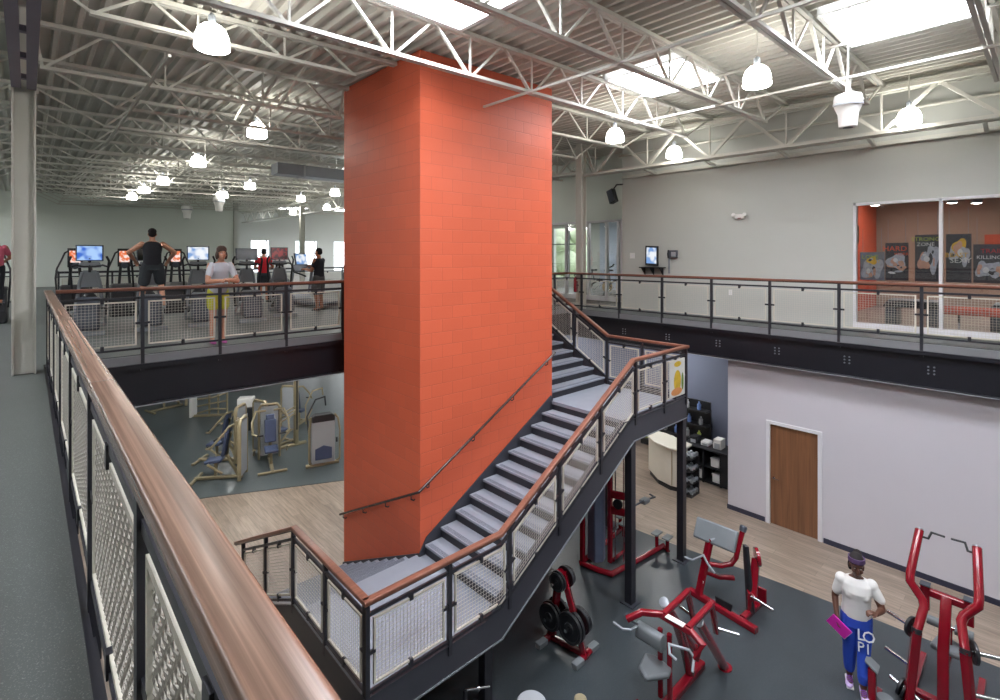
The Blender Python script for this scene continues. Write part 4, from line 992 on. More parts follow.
# ------------------------------------------------------------------ strength machines on the lower floor behind the tower
def tower_machine(label, loc, rz, shroud_h=1.55, press=True):
    t = thing('strength_machine', label, 'strength machine', (0,0,0), 'strength machines with blue pads')
    # weight stack tower at +y, seat at -y; user faces -y
    for s in (-1, 1): MB().rbar([(s*.27,.40,.03),(s*.27,.40,shroud_h-.1),(s*.20,.40,shroud_h)], .06, .10, .025, up=(0,1,0)).build('tower_post', M['champ'], t)
    MB().rbar([(-.2,.40,shroud_h),(.2,.40,shroud_h)], .10, .06, .025).build('tower_top', M['champ'], t)
    MB().box(-.23,.36,.12,.23,.38,shroud_h-.06).build('shroud', M['silver'], t, bevel=.006)
    MB().box(-.23,.42,.12,.23,.44,shroud_h-.06).build('shroud', M['silver'], t, bevel=.006)
    st_ = MB()
    for k in range(10): st_.box(-.15,.37,.15+.055*k,.15,.43,.2+.055*k)
    st_.build('weight_stack', M['iron'], t, smooth=0)
    MB().rbar([(0,.40,.05),(0,-.75,.05)], .09, .08, .02).build('base_beam', M['champ'], t)
    MB().rbar([(-.36,-.72,.04),(.36,-.72,.04)], .08, .06, .02).build('cross_foot', M['champ'], t)
    MB().rbar([(0,.30,.08),(0,.02,.62),(0,.12,1.2)], .08, .07, .02).build('back_post', M['champ'], t)
    padbox(t, (0,.0,.92), (1,0,0), (0,.12,.7), (.30,.62,.08), 'padblue', 'back_pad', .03)
    padbox(t, (0,.07,1.28), (1,0,0), (0,.12,.7), (.22,.16,.08), 'padblue', 'head_pad', .03)
    padbox(t, (0,-.28,.50), (1,0,0), (0,1,.08), (.34,.40,.08), 'padblue', 'seat', .03)
    MB().rbar([(0,-.25,.1),(0,-.25,.46)], .07, .07, .015, up=(1,0,0)).build('seat_post', M['champ'], t)
    for s in (-1, 1):
        MB().tube([(s*.10,.22,1.42),(s*.36,.18,1.44),(s*.46,.0,1.2),(s*.46,-.22,.95),(s*.36,-.34,.92)], .028, 10).build('press_arm', M['champ'], t)
        MB().tube([(s*.36,-.34,.92),(s*.20,-.36,.92)], .022, 10).build('grip', M['blackplast'], t)
        MB().rbar([(s*.42,.05,.3),(s*.42,-.30,.55)], .05, .05, .012).build('side_brace', M['champ'], t)
    t.location = loc; t.rotation_euler = (0,0,rz); return t
tower_machine('strength machine with a blue back pad facing the stairs, middle one behind the tower', (4.95,14.7,.012), -.25)
tower_machine('strength machine seen from its side left of the middle one with the blue pad', (3.78,14.5,.012), -2.15)
tower_machine('strength machine behind the one seen from its side', (4.1,15.75,.012), -2.3)
tower_machine('strength machine turned away behind the silver shroud tower', (5.35,15.75,.012), 1.9)
tower_machine('small far strength machine under the beam at the left', (4.0,22.6,.012), -1.3, 1.4)
tower_machine('small far strength machine under the beam beside the tall post', (6.6,17.2,.012), 2.3, 1.5)
# silver shroud tower with curved side tubes
t = thing('weight_tower', 'silver shrouded weight tower with a dark top and curved side tubes at the tower edge', 'weight tower', (0,0,0))
MB().box(-.30,-.10,.10,.30,-.08,1.22).build('front_shroud', M['silver'], t, bevel=.006)
MB().prism([(-.30,-.11,1.22),(.30,-.11,1.22),(.30,-.11,1.36),(.22,-.11,1.42),(-.22,-.11,1.42),(-.30,-.11,1.36)], (0,.24,0)).build('top_cap', M['blackplast'], t, bevel=.02)
text('cap_lettering', 'CYBEX' if False else 'STRENGTH', .07, M['white'], t, (0,-.115,1.31), (PI/2,0,0)) if False else None
MB().prism([(-.22,-.115,.2),(.22,-.115,.2),(.22,-.115,.50),(.0,-.115,.58),(-.22,-.115,.50)], (0,.02,0)).build('knee_pad', M['padblue'], t, bevel=.012)
MB().box(-.30,.06,.10,.30,.10,1.22).build('rear_shroud', M['silver'], t, bevel=.006)
MB().tube([(.33,0,.05),(.44,-.02,.12),(.45,-.02,.9),(.40,-.01,1.25),(.31,0,1.38)], .028, 12).build('side_tube', M['champ'], t)
MB().tube([(-.33,0,.05),(-.36,-.02,.2),(-.36,-.02,1.0),(-.31,0,1.36)], .032, 12).build('side_tube', M['champ'], t)
MB().rbar([(-.45,0,.04),(.42,0,.04)], .12, .08, .02).build('base_beam', M['champ'], t)
MB().tube([(-.36,.1,.9),(-.40,.15,1.35),(-.15,.3,1.75),(.10,.3,1.80),(.12,.3,1.55)], .02, 10).build('overhead_arm', M['blackplast'], t)
MB().tube([(-.40,.3,1.1),(-.40,.4,1.6),(-.2,.5,1.95),(.06,.5,2.0),(.08,.5,1.8)], .02, 10).build('overhead_arm', M['champ'], t)
MB().box(.34,-.06,.6,.38,.0,.72).build('pin_holder', M['blackplast'], t, bevel=.005)
t.location = (5.98,13.62,.012); t.rotation_euler = (0,0,-.25)
t = thing('cable_tower', 'tall grey cable column with a rounded white top behind the shroud tower', 'cable tower', (0,0,0))
MB().rbar([(0,0,.03),(0,0,2.2)], .16, .13, .05, up=(1,0,0)).build('post', M['champ'], t)
MB().rbar([(0,-.07,.5),(0,-.07,2.15)], .05, .04, .01, up=(1,0,0)).build('rail', M['blackplast'], t)
MB().ball((0,0,2.24), .11, 18, 10, (1,1,.9)).build('top_cap', M['white'], t)
MB().rbar([(-.5,0,.04),(.3,0,.04)], .12, .08, .02).build('base_beam', M['champ'], t)
for k in range(3): MB().rbar([(-.05,-.06,1.0+.1*k),(-.65,-.3,.85+.12*k)], .035, .035, .01).build('arm', M['champ'], t)
t.location = (6.0,15.6,.012)
t = thing('round_machine', 'far machine with a white round side panel under the beam', 'strength machine', (0,0,0))
MB().rbar([(0,0,.05),(0,0,1.3)], .5, .08, .03, up=(1,0,0)).build('side_panel', M['white'], t)
for k in range(4): MB().tube([(.1,.1,.1+.25*k),(.7,-.1,.3+.2*k),(1.1,.15,.2+.3*k)], .03, 8).build('frame_tube', M['champ'], t)
MB().rbar([(.0,0,.04),(1.3,0,.04)], .1, .08, .02).build('base_beam', M['champ'], t)
for x in (.5, .8, 1.1): MB().rbar([(x,.1,.05),(x,.1,1.35)], .06, .06, .015, up=(1,0,0)).build('frame_post', M['champ'], t)
t.location = (4.35,20.8,.012); t.rotation_euler = (0,0,-.6)
t = thing('wipe_stand', 'dark cabinet with white top far under the beam', 'cabinet', (0,0,0))
MB().box(-.3,-.25,0,.3,.25,.75).build('body', M['blackplast'], t, bevel=.02)
MB().box(-.24,-.2,.75,.24,.2,1.05).build('dispenser', M['white'], t, bevel=.03)
MB().box(-.2,-.252,.3,.1,-.262,.6).build('panel', M['silver'], t, bevel=.004)
t.location = (5.35,18.2,.012); t.rotation_euler = (0,0,-.5)
# ------------------------------------------------------------------ people
def loft(mb, rings, n=20, cap=True):
    # rings: (center, rx, ry, yaw) ellipses in planes normal to local z-ish direction
    vs = []; fs = []
    for (c, rx, ry, rot) in rings:
        for q in range(n):
            A = 2*PI*q/n; x = rx*math.cos(A); y = ry*math.sin(A)
            # superellipse squareness
            vs.append((c[0]+x*math.cos(rot)-y*math.sin(rot), c[1]+x*math.sin(rot)+y*math.cos(rot), c[2]))
    m = len(rings)
    for i in range(m-1):
        for q in range(n): fs.append((i*n+q, i*n+(q+1) % n, (i+1)*n+(q+1) % n, (i+1)*n+q))
    if cap: fs.append(tuple(range(n-1, -1, -1))); fs.append(tuple((m-1)*n+q for q in range(n)))
    return mb.add(vs, fs)
def limb(mb, pts, rs, n=12):
    # sphere-ended tapered tube with refined rings
    P = [V(p) for p in pts]
    for i in range(len(P)-1):
        a, b = P[i], P[i+1]; k = 5
        mb.tube([a.lerp(b, j/k) for j in range(k+1)], [rs[i]+(rs[i+1]-rs[i])*j/k+(math.sin(PI*j/k)*.06*rs[i]) for j in range(k+1)], n)
    for p, r in zip(P, rs): mb.ball(p, r, n, 8)
    return mb
def fuse(mb, name, m, par, vox=.01, sm=2):
    o = mb.build(name, m, par, smooth=0)
    r = o.modifiers.new('remesh', 'REMESH'); r.mode = 'VOXEL'; r.voxel_size = vox; r.use_smooth_shade = True
    s = o.modifiers.new('smooth', 'SMOOTH'); s.iterations = sm; s.factor = .5
    return o
def hand(mb, w, d, pal, curl=.5, s=1, thumb=1):
    # w wrist, d direction of hand, pal = palm normal
    w = V(w); d = V(d).normalized(); pal = V(pal); pal = (pal-d*pal.dot(d)).normalized(); sd = d.cross(pal)*thumb
    c = w+d*.045*s
    for k in range(5): mb.ball(w+d*(.015+.016*k)*s, .024*s, 10, 6, (1,1,1))
    for k in (-1.5, -.5, .5, 1.5): mb.tube([w+d*.01*s+sd*.010*k*s, w+d*.085*s+sd*.0185*k*s], [.014*s,.0115*s], 8)
    for i, (k, L) in enumerate(((-1.5,.062),(-.5,.078),(.5,.083),(1.5,.074))):
        b = w+d*.085*s+sd*.0185*k*s
        p1 = b+(d*math.cos(curl*.5)+pal*math.sin(curl*.5))*L*.45*s
        p2 = p1+(d*math.cos(curl*1.3)+pal*math.sin(curl*1.3))*L*.32*s
        p3 = p2+(d*math.cos(curl*2.0)+pal*math.sin(curl*2.0))*L*.25*s
        mb.tube([b, p1, p2, p3], [.0098*s,.0092*s,.0085*s,.0065*s], 8); mb.ball(p3, .0066*s, 8, 5)
    b = w+d*.025*s+sd*.022*s; p1 = b+(d*.75+sd*.6+pal*.25).normalized()*.04*s; p2 = p1+(d*.95+sd*.15+pal*.3).normalized()*.034*s
    mb.tube([b, p1, p2], [.013*s,.0105*s,.008*s], 8); mb.ball(p2, .0082*s, 8, 5)
def head(mb, c, fw, s=1, tilt=0):
    # c = centre; fw = facing unit vector (horizontal-ish)
    f = V(fw).normalized(); up = V((0,0,1)); r = f.cross(up).normalized(); u = r.cross(f)
    def T(x, y, z): return V(c)+r*x*s+f*y*s+u*z*s
    def ell(x, y, z, rx, ry, rz, n=14, m=10):
        vs = []; fs = []
        for i in range(m+1):
            t = PI*i/m
            for q in range(n):
                A = 2*PI*q/n; vs.append(T(x+rx*math.sin(t)*math.cos(A), y+ry*math.sin(t)*math.sin(A), z-rz*math.cos(t)))
        for i in range(m):
            for q in range(n): fs.append((i*n+q, i*n+(q+1) % n, (i+1)*n+(q+1) % n, (i+1)*n+q))
        mb.add(vs, fs)
    ell(0,-.012,.035,.076,.094,.088); ell(0,.018,-.035,.062,.068,.078); ell(0,.035,-.085,.036,.042,.032)
    ell(0,.088,-.012,.013,.018,.026); ell(0,.098,-.026,.017,.013,.011)      # nose
    for q in (-1, 1):
        ell(q*.076,-.008,-.01,.010,.020,.032)                               # ears
        ell(q*.032,.074,.022,.026,.014,.008); ell(q*.040,.062,-.03,.024,.022,.022)   # brow, cheek
    ell(0,.077,-.055,.026,.014,.007); ell(0,.074,-.067,.023,.014,.008)      # lips
    return T
def face(T, par, body, lips=(120,62,58)):
    m = mat('eye_white', rgb(225,222,216), .3); d = mat('eye_iris', rgb(40,28,24), .2); l = mat('lip_tint', rgb(*lips), .4)
    for q, nm in ((-1,'eye'),(1,'eye')):
        e = MB().ball(T(q*.032,.070,.004), .0098, 12, 8).build(nm, m, body); MB().ball(T(q*.032,.0765,.003), .0058, 10, 6).build('iris', d, e)
    mo = MB().ball(T(0,.087,-.061), .008, 12, 6, (1,1,.45)); mo = mo.build('mouth', l, body)
    for q in (-1, 1): MB().tube([T(q*.016,.089,.028),T(q*.033,.087,.034),T(q*.050,.074,.028)], .0035, 6).build('eyebrow', M['hair'], body)
def haircap(T, par, m, parts, vox=.009):
    mb = MB()
    for (x, y, z, rx, ry, rz) in parts:
        vs = []; fs = []; n = 14; mm = 10
        for i in range(mm+1):
            t = PI*i/mm
            for q in range(n):
                A = 2*PI*q/n; vs.append(T(x+rx*math.sin(t)*math.cos(A), y+ry*math.sin(t)*math.sin(A), z-rz*math.cos(t)))
        for i in range(mm):
            for q in range(n): fs.append((i*n+q, i*n+(q+1) % n, (i+1)*n+(q+1) % n, (i+1)*n+q))
        mb.add(vs, fs)
    return fuse(mb, 'hair', m, par, vox, 1)
def shoe(mb, ankle, fw, s=1):
    f = V(fw); f.z = 0; f.normalize(); a = V((ankle[0],ankle[1],ankle[2]-.085))
    for k, (d, w, h) in enumerate(((-.065,.036,.05),(-.03,.040,.055),(.02,.042,.05),(.07,.046,.042),(.115,.047,.034),(.15,.038,.026),(.168,.024,.02))):
        mb.ball(a+f*d*s+V((0,0,h*.62)), 1, 14, 8, (w,w,h*.62))
    sd = f.cross(V((0,0,1)))
    mb.prism([a-f*.095*s+sd*.03,a-f*.095*s-sd*.03,a+f*.02-sd*.042,a+f*.12*s-sd*.047,a+f*.185*s-sd*.022,a+f*.185*s+sd*.022,a+f*.12*s+sd*.047,a+f*.02+sd*.042], (0,0,.03))
# --- woman with pink folder. local frame: faces -Y, right hand on -X side (photo left)
w = thing('person', 'woman in white tee and blue printed sweatpants holding a pink folder', 'person', (0,0,0))
hs = .93
b = MB()
hip = {-1:(-.085,.0,.90), 1:(.085,.0,.90)}; kn = {-1:(-.078,.02,.50), 1:(.082,-.04,.50)}; an = {-1:(-.072,.08,.10), 1:(.066,-.12,.10)}
for s in (-1, 1): limb(b, [hip[s], kn[s], an[s]], [.088,.058,.040]); b.ball((an[s][0],an[s][1]-.06,.05), .04, 12, 8, (1,2,.9))
loft(b, [((0,.0,.82),.15,.11,0),((0,.01,.92),.175,.125,0),((0,.0,1.02),.155,.11,0),((0,-.005,1.12),.15,.108,0),((0,-.01,1.24),.165,.115,0),((0,.0,1.34),.16,.095,0),((0,.01,1.40),.10,.07,0),((0,.01,1.42),.06,.055,0)])
limb(b, [(0,.01,1.38),(0,-.02,1.47)], [.056,.050])
hc = (0,-.035,1.57); fdir = (.05,-.98,-.12)
T = head(b, hc, fdir, 1.06)
sh = {-1:(-.185,.005,1.345), 1:(.185,.005,1.345)}
el = {-1:(-.245,.05,1.08), 1:(.285,-.03,1.09)}; wr = {-1:(-.235,-.08,.90), 1:(.20,-.22,1.12)}
for s in (-1, 1): limb(b, [sh[s], el[s], wr[s]], [.056,.042,.028])
hand(b, wr[-1], (.1,-.25,-.95), (.95,-.2,.1), .5, 1, -1)
hand(b, wr[1], (-.75,-.5,.3), (.1,.3,-.9), .9, 1, 1)
bd = fuse(b, 'body', M['skin_d'], w, .007, 2)
face(T, w, bd)
haircap(T, bd, M['hair'], [(0,-.022,.062,.087,.102,.082),(0,-.06,.01,.084,.068,.085),(-.062,-.05,-.03,.03,.05,.065),(.062,-.05,-.03,.03,.05,.065),(-.02,-.10,.10,.05,.05,.045)])
hb = MB()
pts = [T(.088*math.cos(A),-.022+.105*math.sin(A),.072+.022*math.sin(A)) for A in [2*PI*k/28 for k in range(28)]]
hb.bar(pts, .012, .055, closed=True); hb.build('head_scarf', mat('scarf_purple', rgb(88,66,104), .7, noise=.2, nscale=30), bd)
knot = MB(); knot.ball(T(-.07,-.07,.05), .028, 12, 8); knot.ball(T(-.085,-.06,.02), .022, 12, 8); knot.ball(T(-.05,-.10,.075), .028, 12, 8); knot.build('scarf_knot', M['hair'], bd)
t_ = MB()
loft(t_, [((0,.005,.90),.172,.128,0),((0,.008,.96),.178,.135,0),((0,.0,1.06),.166,.128,0),((0,-.008,1.16),.166,.128,0),((0,-.018,1.25),.18,.136,0),((0,-.005,1.34),.19,.116,0),((0,.008,1.395),.13,.09,0),((0,.01,1.41),.07,.07,0)])
limb(t_, [(-.170,.005,1.335),(-.222,.03,1.17)], [.068,.062]); limb(t_, [(.170,.005,1.335),(.262,-.012,1.20)], [.068,.062])
for s in (-1, 1): t_.ball((s*.172,.005,1.342), .078, 14, 10); t_.ball((s*.075,-.075,1.215), .072, 14, 10, (1,.9,1))
fuse(t_, 'tee', M['tee'], w, .008, 3)
p_ = MB()
loft(p_, [((0,.0,.80),.172,.125,0),((0,.008,.90),.182,.135,0),((0,.005,.955),.168,.125,0)])
for s in (-1, 1):
    limb(p_, [hip[s], (kn[s][0]*.98,kn[s][1],kn[s][2]), (an[s][0],an[s][1]*.92,.20)], [.104,.080,.068])
    a = V(an[s]); p_.tube([(an[s][0],an[s][1]*.92,.26),(an[s][0],an[s][1]*.95,.145)], [.066,.058], 14)
pt = fuse(p_, 'sweatpants', M['bluepants'], w, .008, 3)
white_print = mat('white_print', rgb(225,228,235), .7)
for body, z, x in (('L', .75, .035), ('O', .745, .125), ('P', .60, .035), ('I', .595, .115)):
    text('lettering', body, .19 if body in 'LO' else .17, white_print, pt, (x,-.128-.03*(.80-z),z), (PI/2-.10,0,.12), .004)
for s in (-1, 1):
    sm_ = MB(); shoe(sm_, an[s], (s*.1,-1,0)); o = fuse(sm_, 'shoe', mat('lilac_shoe', rgb(196,176,220), .6, noise=.3, nscale=30), w, .007, 2)
    so = MB(); a = V(an[s]); so.cbox(a.x+s*.005, a.y-.05, .012, .085, .27, .024).build('sole', M['white'], o, bevel=.01)
    la = MB()
    for k in range(4): la.tube([(a.x-.03,a.y-.05-.022*k,.085-.008*k),(a.x,a.y-.055-.022*k,.10-.009*k),(a.x+.03,a.y-.05-.022*k,.085-.008*k)], .005, 6)
    la.build('laces', mat('purple_lace', rgb(130,70,180), .7), o)
w.location = (8.155,1.765,.012); w.rotation_euler = (0,0,math.atan2(-8.12,1.80)+PI+PI-.12 if False else 0)
fx = V((-8.12,-1.80,0)).normalized()      # toward the viewer side of the room
w.rotation_euler = (0,0,math.atan2(fx.x, -fx.y)*1.0+.10)
w.scale = (.97,.99,1.045)
pink = mat('pink_plastic', rgb(226,44,186), .3, noise=.04)
fo = thing('folder', 'bright pink folder held against the hip by the woman in the white tee', 'folder', (0,0,0))
fm = MB().box(-.125,-.006,-.10,.125,.006,.10).build('cover', pink, fo, bevel=.003)
fm.data.materials[0] = pink
MB().box(-.118,-.004,-.103,.128,.004,.095).build('pages', M['white'], fo, smooth=0)
R_ = Matrix.Rotation(w.rotation_euler.z, 4, 'Z')
fp = w.location+R_ @ V((-.205,-.125,.815)); fo.location = fp; fo.rotation_euler = (.25,.55,w.rotation_euler.z-.35)
# --- people on the upper floor
def upper_person(label, loc, rot, skin, hair, top, topm, bottoms, botm, arms, height=1.72, sleeves=True, legs=None, seat=False, lean=0, fdir=(0,-1,0), facef=False, hairp=None, vox=.012, hands=True, shorts=None, shoem=None):
    p = thing('person', label, 'person', (0,0,0)); k = height/1.72
    b = MB(); L = legs or {-1:[(-.092,0,.92),(-.10,-.02,.50),(-.10,.02,.09)], 1:[(.092,0,.92),(.10,-.02,.50),(.10,.02,.09)]}
    for s in (-1, 1): limb(b, L[s], [.092,.060,.042]); b.ball((L[s][2][0],L[s][2][1]-.05,L[s][2][2]-.045), .042, 12, 8, (1,2,.9))
    ly = lambda z: -lean*max(0, z-.9)
    loft(b, [((0,ly(z)+dy,z),rx,ry,0) for (z, rx, ry, dy) in ((.84,.15,.11,0),(.94,.17,.12,0),(1.06,.145,.105,0),(1.18,.155,.11,-.005),(1.30,.175,.118,-.005),(1.40,.17,.095,0),(1.455,.10,.07,0),(1.475,.06,.055,0))])
    limb(b, [(0,ly(1.44),1.44),(0,ly(1.53)-.015,1.53)], [.058,.052])
    T = head(b, (0,ly(1.6)-.02,1.615), fdir, 1.0)
    for s in (-1, 1):
        a = arms[s]; limb(b, [(s*.19,ly(1.40),1.40),a[0],a[1]], [.058,.044,.030])
        d = V(a[1])-V(a[0]); hand(b, a[1], d, a[2] if len(a) > 2 else (0,0,-1), .9, 1, s)
    bd = fuse(b, 'body', skin, p, vox, 2)
    if facef: face(T, p, bd, (160,80,76))
    haircap(T, bd, hair, hairp or [(0,-.02,.06,.082,.095,.076),(0,-.05,.01,.079,.062,.075)], .012)
    t_ = MB()
    loft(t_, [((0,ly(z)+dy,z),rx,ry,0) for (z, rx, ry, dy) in ((.88,.178,.13,0),(1.0,.172,.125,0),(1.10,.165,.12,0),(1.20,.170,.125,-.005),(1.31,.186,.130,-.005),(1.40,.175,.105,0),(1.45,.105,.08,0),(1.46,.07,.07,0))])
    if sleeves:
        for s in (-1, 1):
            a = V((s*.175,ly(1.40),1.40)); e = V(arms[s][0]); limb(t_, [a, a.lerp(e, .62)], [.066,.060])
    fuse(t_, top, topm, p, .012, 3)
    q = MB(); loft(q, [((0,ly(.84),.84),.172,.128,0),((0,0,.92),.182,.135,0),((0,ly(.97),.97),.165,.122,0)])
    for s in (-1, 1):
        if shorts: a = V(L[s][0]); e = V(L[s][1]); limb(q, [a, a.lerp(e, shorts)], [.108,.112])
        else: limb(q, [L[s][0], L[s][1], V(L[s][1]).lerp(V(L[s][2]), .8)], [.104,.074,.060])
    fuse(q, bottoms, botm, p, .012, 3)
    for s in (-1, 1):
        sm_ = MB(); shoe(sm_, L[s][2], (0,-1,0)); o = fuse(sm_, 'shoe', shoem or M['blackplast'], p, .010, 1)
    p.location = loc; p.rotation_euler = (0,0,rot); p.scale = (k,k,k); return p
yel_s = mat('yellow_shorts', rgb(214,214,70), .7, noise=.15, nscale=12)
teem = mat('grey_white_tee', rgb(206,212,222), .8, noise=.05, nscale=12, bump=.3, bscale=12)
lw = upper_person('woman in a white tee and yellow shorts leaning on the gym guardrail', (2.47,9.98,U), .0, M['skin_l'], M['hair_b'], 'tee', teem, 'shorts', yel_s,
   {-1:((-.27,-.30,1.125),(-.04,-.40,1.135),(0,-.2,-1)), 1:((.27,-.30,1.125),(.05,-.43,1.15),(0,-.2,-1))}, height=1.68, lean=.33, facef=True, fdir=(.05,-1,-.06), shorts=.55, vox=.009,
   hairp=[(0,-.02,.065,.094,.105,.078),(0,-.055,.0,.094,.07,.10),(-.082,-.02,-.04,.03,.055,.075),(.082,-.02,-.04,.03,.055,.075)], shoem=mat('pink_shoe', rgb(190,90,160), .6))
lw.scale = (.86,.977,.977)
MB().prism([(.03,-.235,1.22),(.10,-.235,1.22),(.10,-.245,1.27),(.03,-.245,1.27)], (0,-.002,0)).build('tee_print', mat('blue_print', rgb(120,150,200), .7), lw, smooth=0)
tank = mat('black_tank', rgb(36,38,46), .8, noise=.1); shortd = mat('dark_shorts', rgb(48,54,60), .8, noise=.1)
upper_person('person in a black tank top with arms out, seen from behind on a machine', (1.98,13.15,U+.40), PI-.12, M['skin_l'], M['hair'], 'tank_top', tank, 'shorts', shortd,
   {-1:((-.42,-.06,1.22),(-.30,-.36,1.02)), 1:((.42,-.06,1.22),(.30,-.36,1.02))}, sleeves=False, shorts=.8, height=1.70,
   legs={-1:[(-.10,0,.92),(-.16,-.12,.53),(-.2,.10,.09)], 1:[(.10,0,.92),(.16,-.02,.50),(.2,-.12,.12)]})
redm = mat('red_tee', rgb(196,24,38), .8, noise=.08)
upper_person('person in a red tee seen from behind before the bright window', (5.65,17.4,U+.02), PI-.35, M['skin_m'], M['hair'], 'red_tee', redm, 'shorts', shortd,
   {-1:((-.27,-.08,1.14),(-.2,-.34,1.12)), 1:((.27,-.08,1.14),(.2,-.34,1.12))}, shorts=.7, height=1.72)
grey = mat('grey_shorts', rgb(96,98,100), .8, noise=.1)
upper_person('person in a black tee and grey shorts reaching for a treadmill screen', (5.9,13.7,U+.02), PI+.55, M['skin_m'], M['hair'], 'black_tee', tank, 'shorts', grey,
   {-1:((-.30,-.14,1.18),(-.22,-.40,1.22)), 1:((.24,-.06,1.12),(.18,-.32,1.15))}, shorts=.9, height=1.70)
pinkm = mat('pink_top', rgb(206,96,120), .8, noise=.1)
upper_person('person in a pink top at the far left edge partly behind the column', (-.52,15.6,U+.45), PI, M['skin_m'], M['hair'], 'pink_top', pinkm, 'leggings', tank,
   {-1:((-.28,-.08,1.16),(-.2,-.34,1.1)), 1:((.28,-.08,1.16),(.2,-.34,1.1))}, height=1.55)
# ------------------------------------------------------------------ small things on and around the walls
# upper wall: speaker, exit light, monitor shelf, wall phone, switches
t = thing('speaker', 'black loudspeaker on a bracket high at the upper wall corner', 'speaker', (12.72,8.75,7.6))
sp = MB().prism([(12.40,8.50,7.36),(12.40,8.70,7.28),(12.43,8.84,7.66),(12.43,8.64,7.74)], (.18,0,0)).build('cabinet', M['blackplast'], t, bevel=.015)
MB().prism([(12.397,8.52,7.37),(12.397,8.69,7.30),(12.425,8.82,7.65),(12.425,8.65,7.72)], (-.008,0,0)).build('grille', M['darkgrey'], sp, smooth=0)
MB().tube([(12.55,8.70,7.68),(12.56,8.56,7.84),(12.72,8.44,7.86)], .02, 8).build('bracket', M['blackplast'], t)
t = thing('emergency_light', 'small white twin head emergency light on the pale upper wall', 'emergency light', (12.70,5.12,6.72))
MB().box(12.63,5.00,6.67,12.70,5.22,6.79).build('housing', M['white'], t, bevel=.012)
for y in (4.98, 5.24): MB().lathe((12.62,y,6.77), [(.03,-.03),(.05,.01),(.045,.03)], 14, (-1,0,.2)).build('lamp_head', M['white'], t)
MB().box(12.626,5.07,6.68,12.630,5.15,6.70).build('test_button', M['red'], t, smooth=0)
t = thing('monitor_stand', 'black framed bright monitor on a small wall shelf', 'monitor', (12.70,7.45,5.5))
mo = MB().prism([(12.56,7.24,5.50),(12.56,7.63,5.52),(12.62,7.66,6.06),(12.62,7.27,6.04)], (.04,0,0)).build('monitor', M['blackplast'], t, bevel=.008)
MB().prism([(12.555,7.285,5.56),(12.555,7.585,5.575),(12.612,7.615,6.01),(12.612,7.315,5.995)], (-.004,0,0)).build('screen', SM['pale'], mo, smooth=0)
sh = MB().box(12.48,7.08,5.44,12.70,7.78,5.47).build('shelf', M['blackplast'], t, bevel=.004)
for y in (7.15, 7.43, 7.70): MB().prism([(12.50,y,5.44),(12.70,y,5.44),(12.70,y,5.24)], (0,.025,0)).build('shelf_bracket', M['blackplast'], sh, smooth=0)
t = thing('wall_phone', 'dark wall phone with a grey conduit right of the monitor', 'phone', (12.70,6.88,5.9))
MB().box(12.62,6.72,5.72,12.70,7.0,5.93).build('body', M['darkgrey'], t, bevel=.02)
MB().tube([(12.60,6.95,5.93),(12.57,6.95,5.83),(12.60,6.95,5.72)], .022, 10).build('handset', M['blackplast'], t)
MB().box(12.612,6.75,5.76,12.62,6.88,5.88).build('keypad', M['silver'], t, bevel=.004)
MB().box(12.675,6.95,5.30,12.70,7.0,5.72).build('conduit', M['greymetal'], t, smooth=0)
def wallplate(name, label, x, y, z, w=.08, h=.12, sub='rocker'):
    t = thing(name, label, name.replace('_', ' '), (x,y,z))
    p = MB().box(x-.012,y-w/2,z-h/2,x,y+w/2,z+h/2).build('plate', M['white'], t, bevel=.004)
    MB().box(x-.017,y-.016,z-.032,x-.012,y+.016,z+.032).build(sub, M['frame_white'], t, smooth=0); return t
wallplate('light_switch', 'white double light switch on the upper wall left of the monitor', 12.7, 8.12, 5.78, .16, .16)
wallplate('wall_socket', 'small socket low on the upper wall seen through the guardrail mesh', 12.7, 5.35, 4.88, .09, .13, 'outlet')
wallplate('light_switch', 'white switch plate on the blue grey recess wall', 14.2, 5.72, 1.2, .12, .17)
t = thing('post_tag', 'reddish extinguisher hung on the column behind the gallery rail', 'fire extinguisher', (11.62,9.25,4.9))
MB().lathe((11.60,9.30,4.72), [(.02,0),(.06,.02),(.06,.36),(.045,.42),(.02,.45)], 18).build('cylinder', M['red'], t)
MB().tube([(11.60,9.30,5.16),(11.54,9.30,5.22),(11.64,9.30,5.24)], .012, 8).build('handle', M['blackplast'], t)
MB().box(11.60,9.24,4.9,11.67,9.36,4.95).build('wall_clamp', M['blackplast'], t, smooth=0)
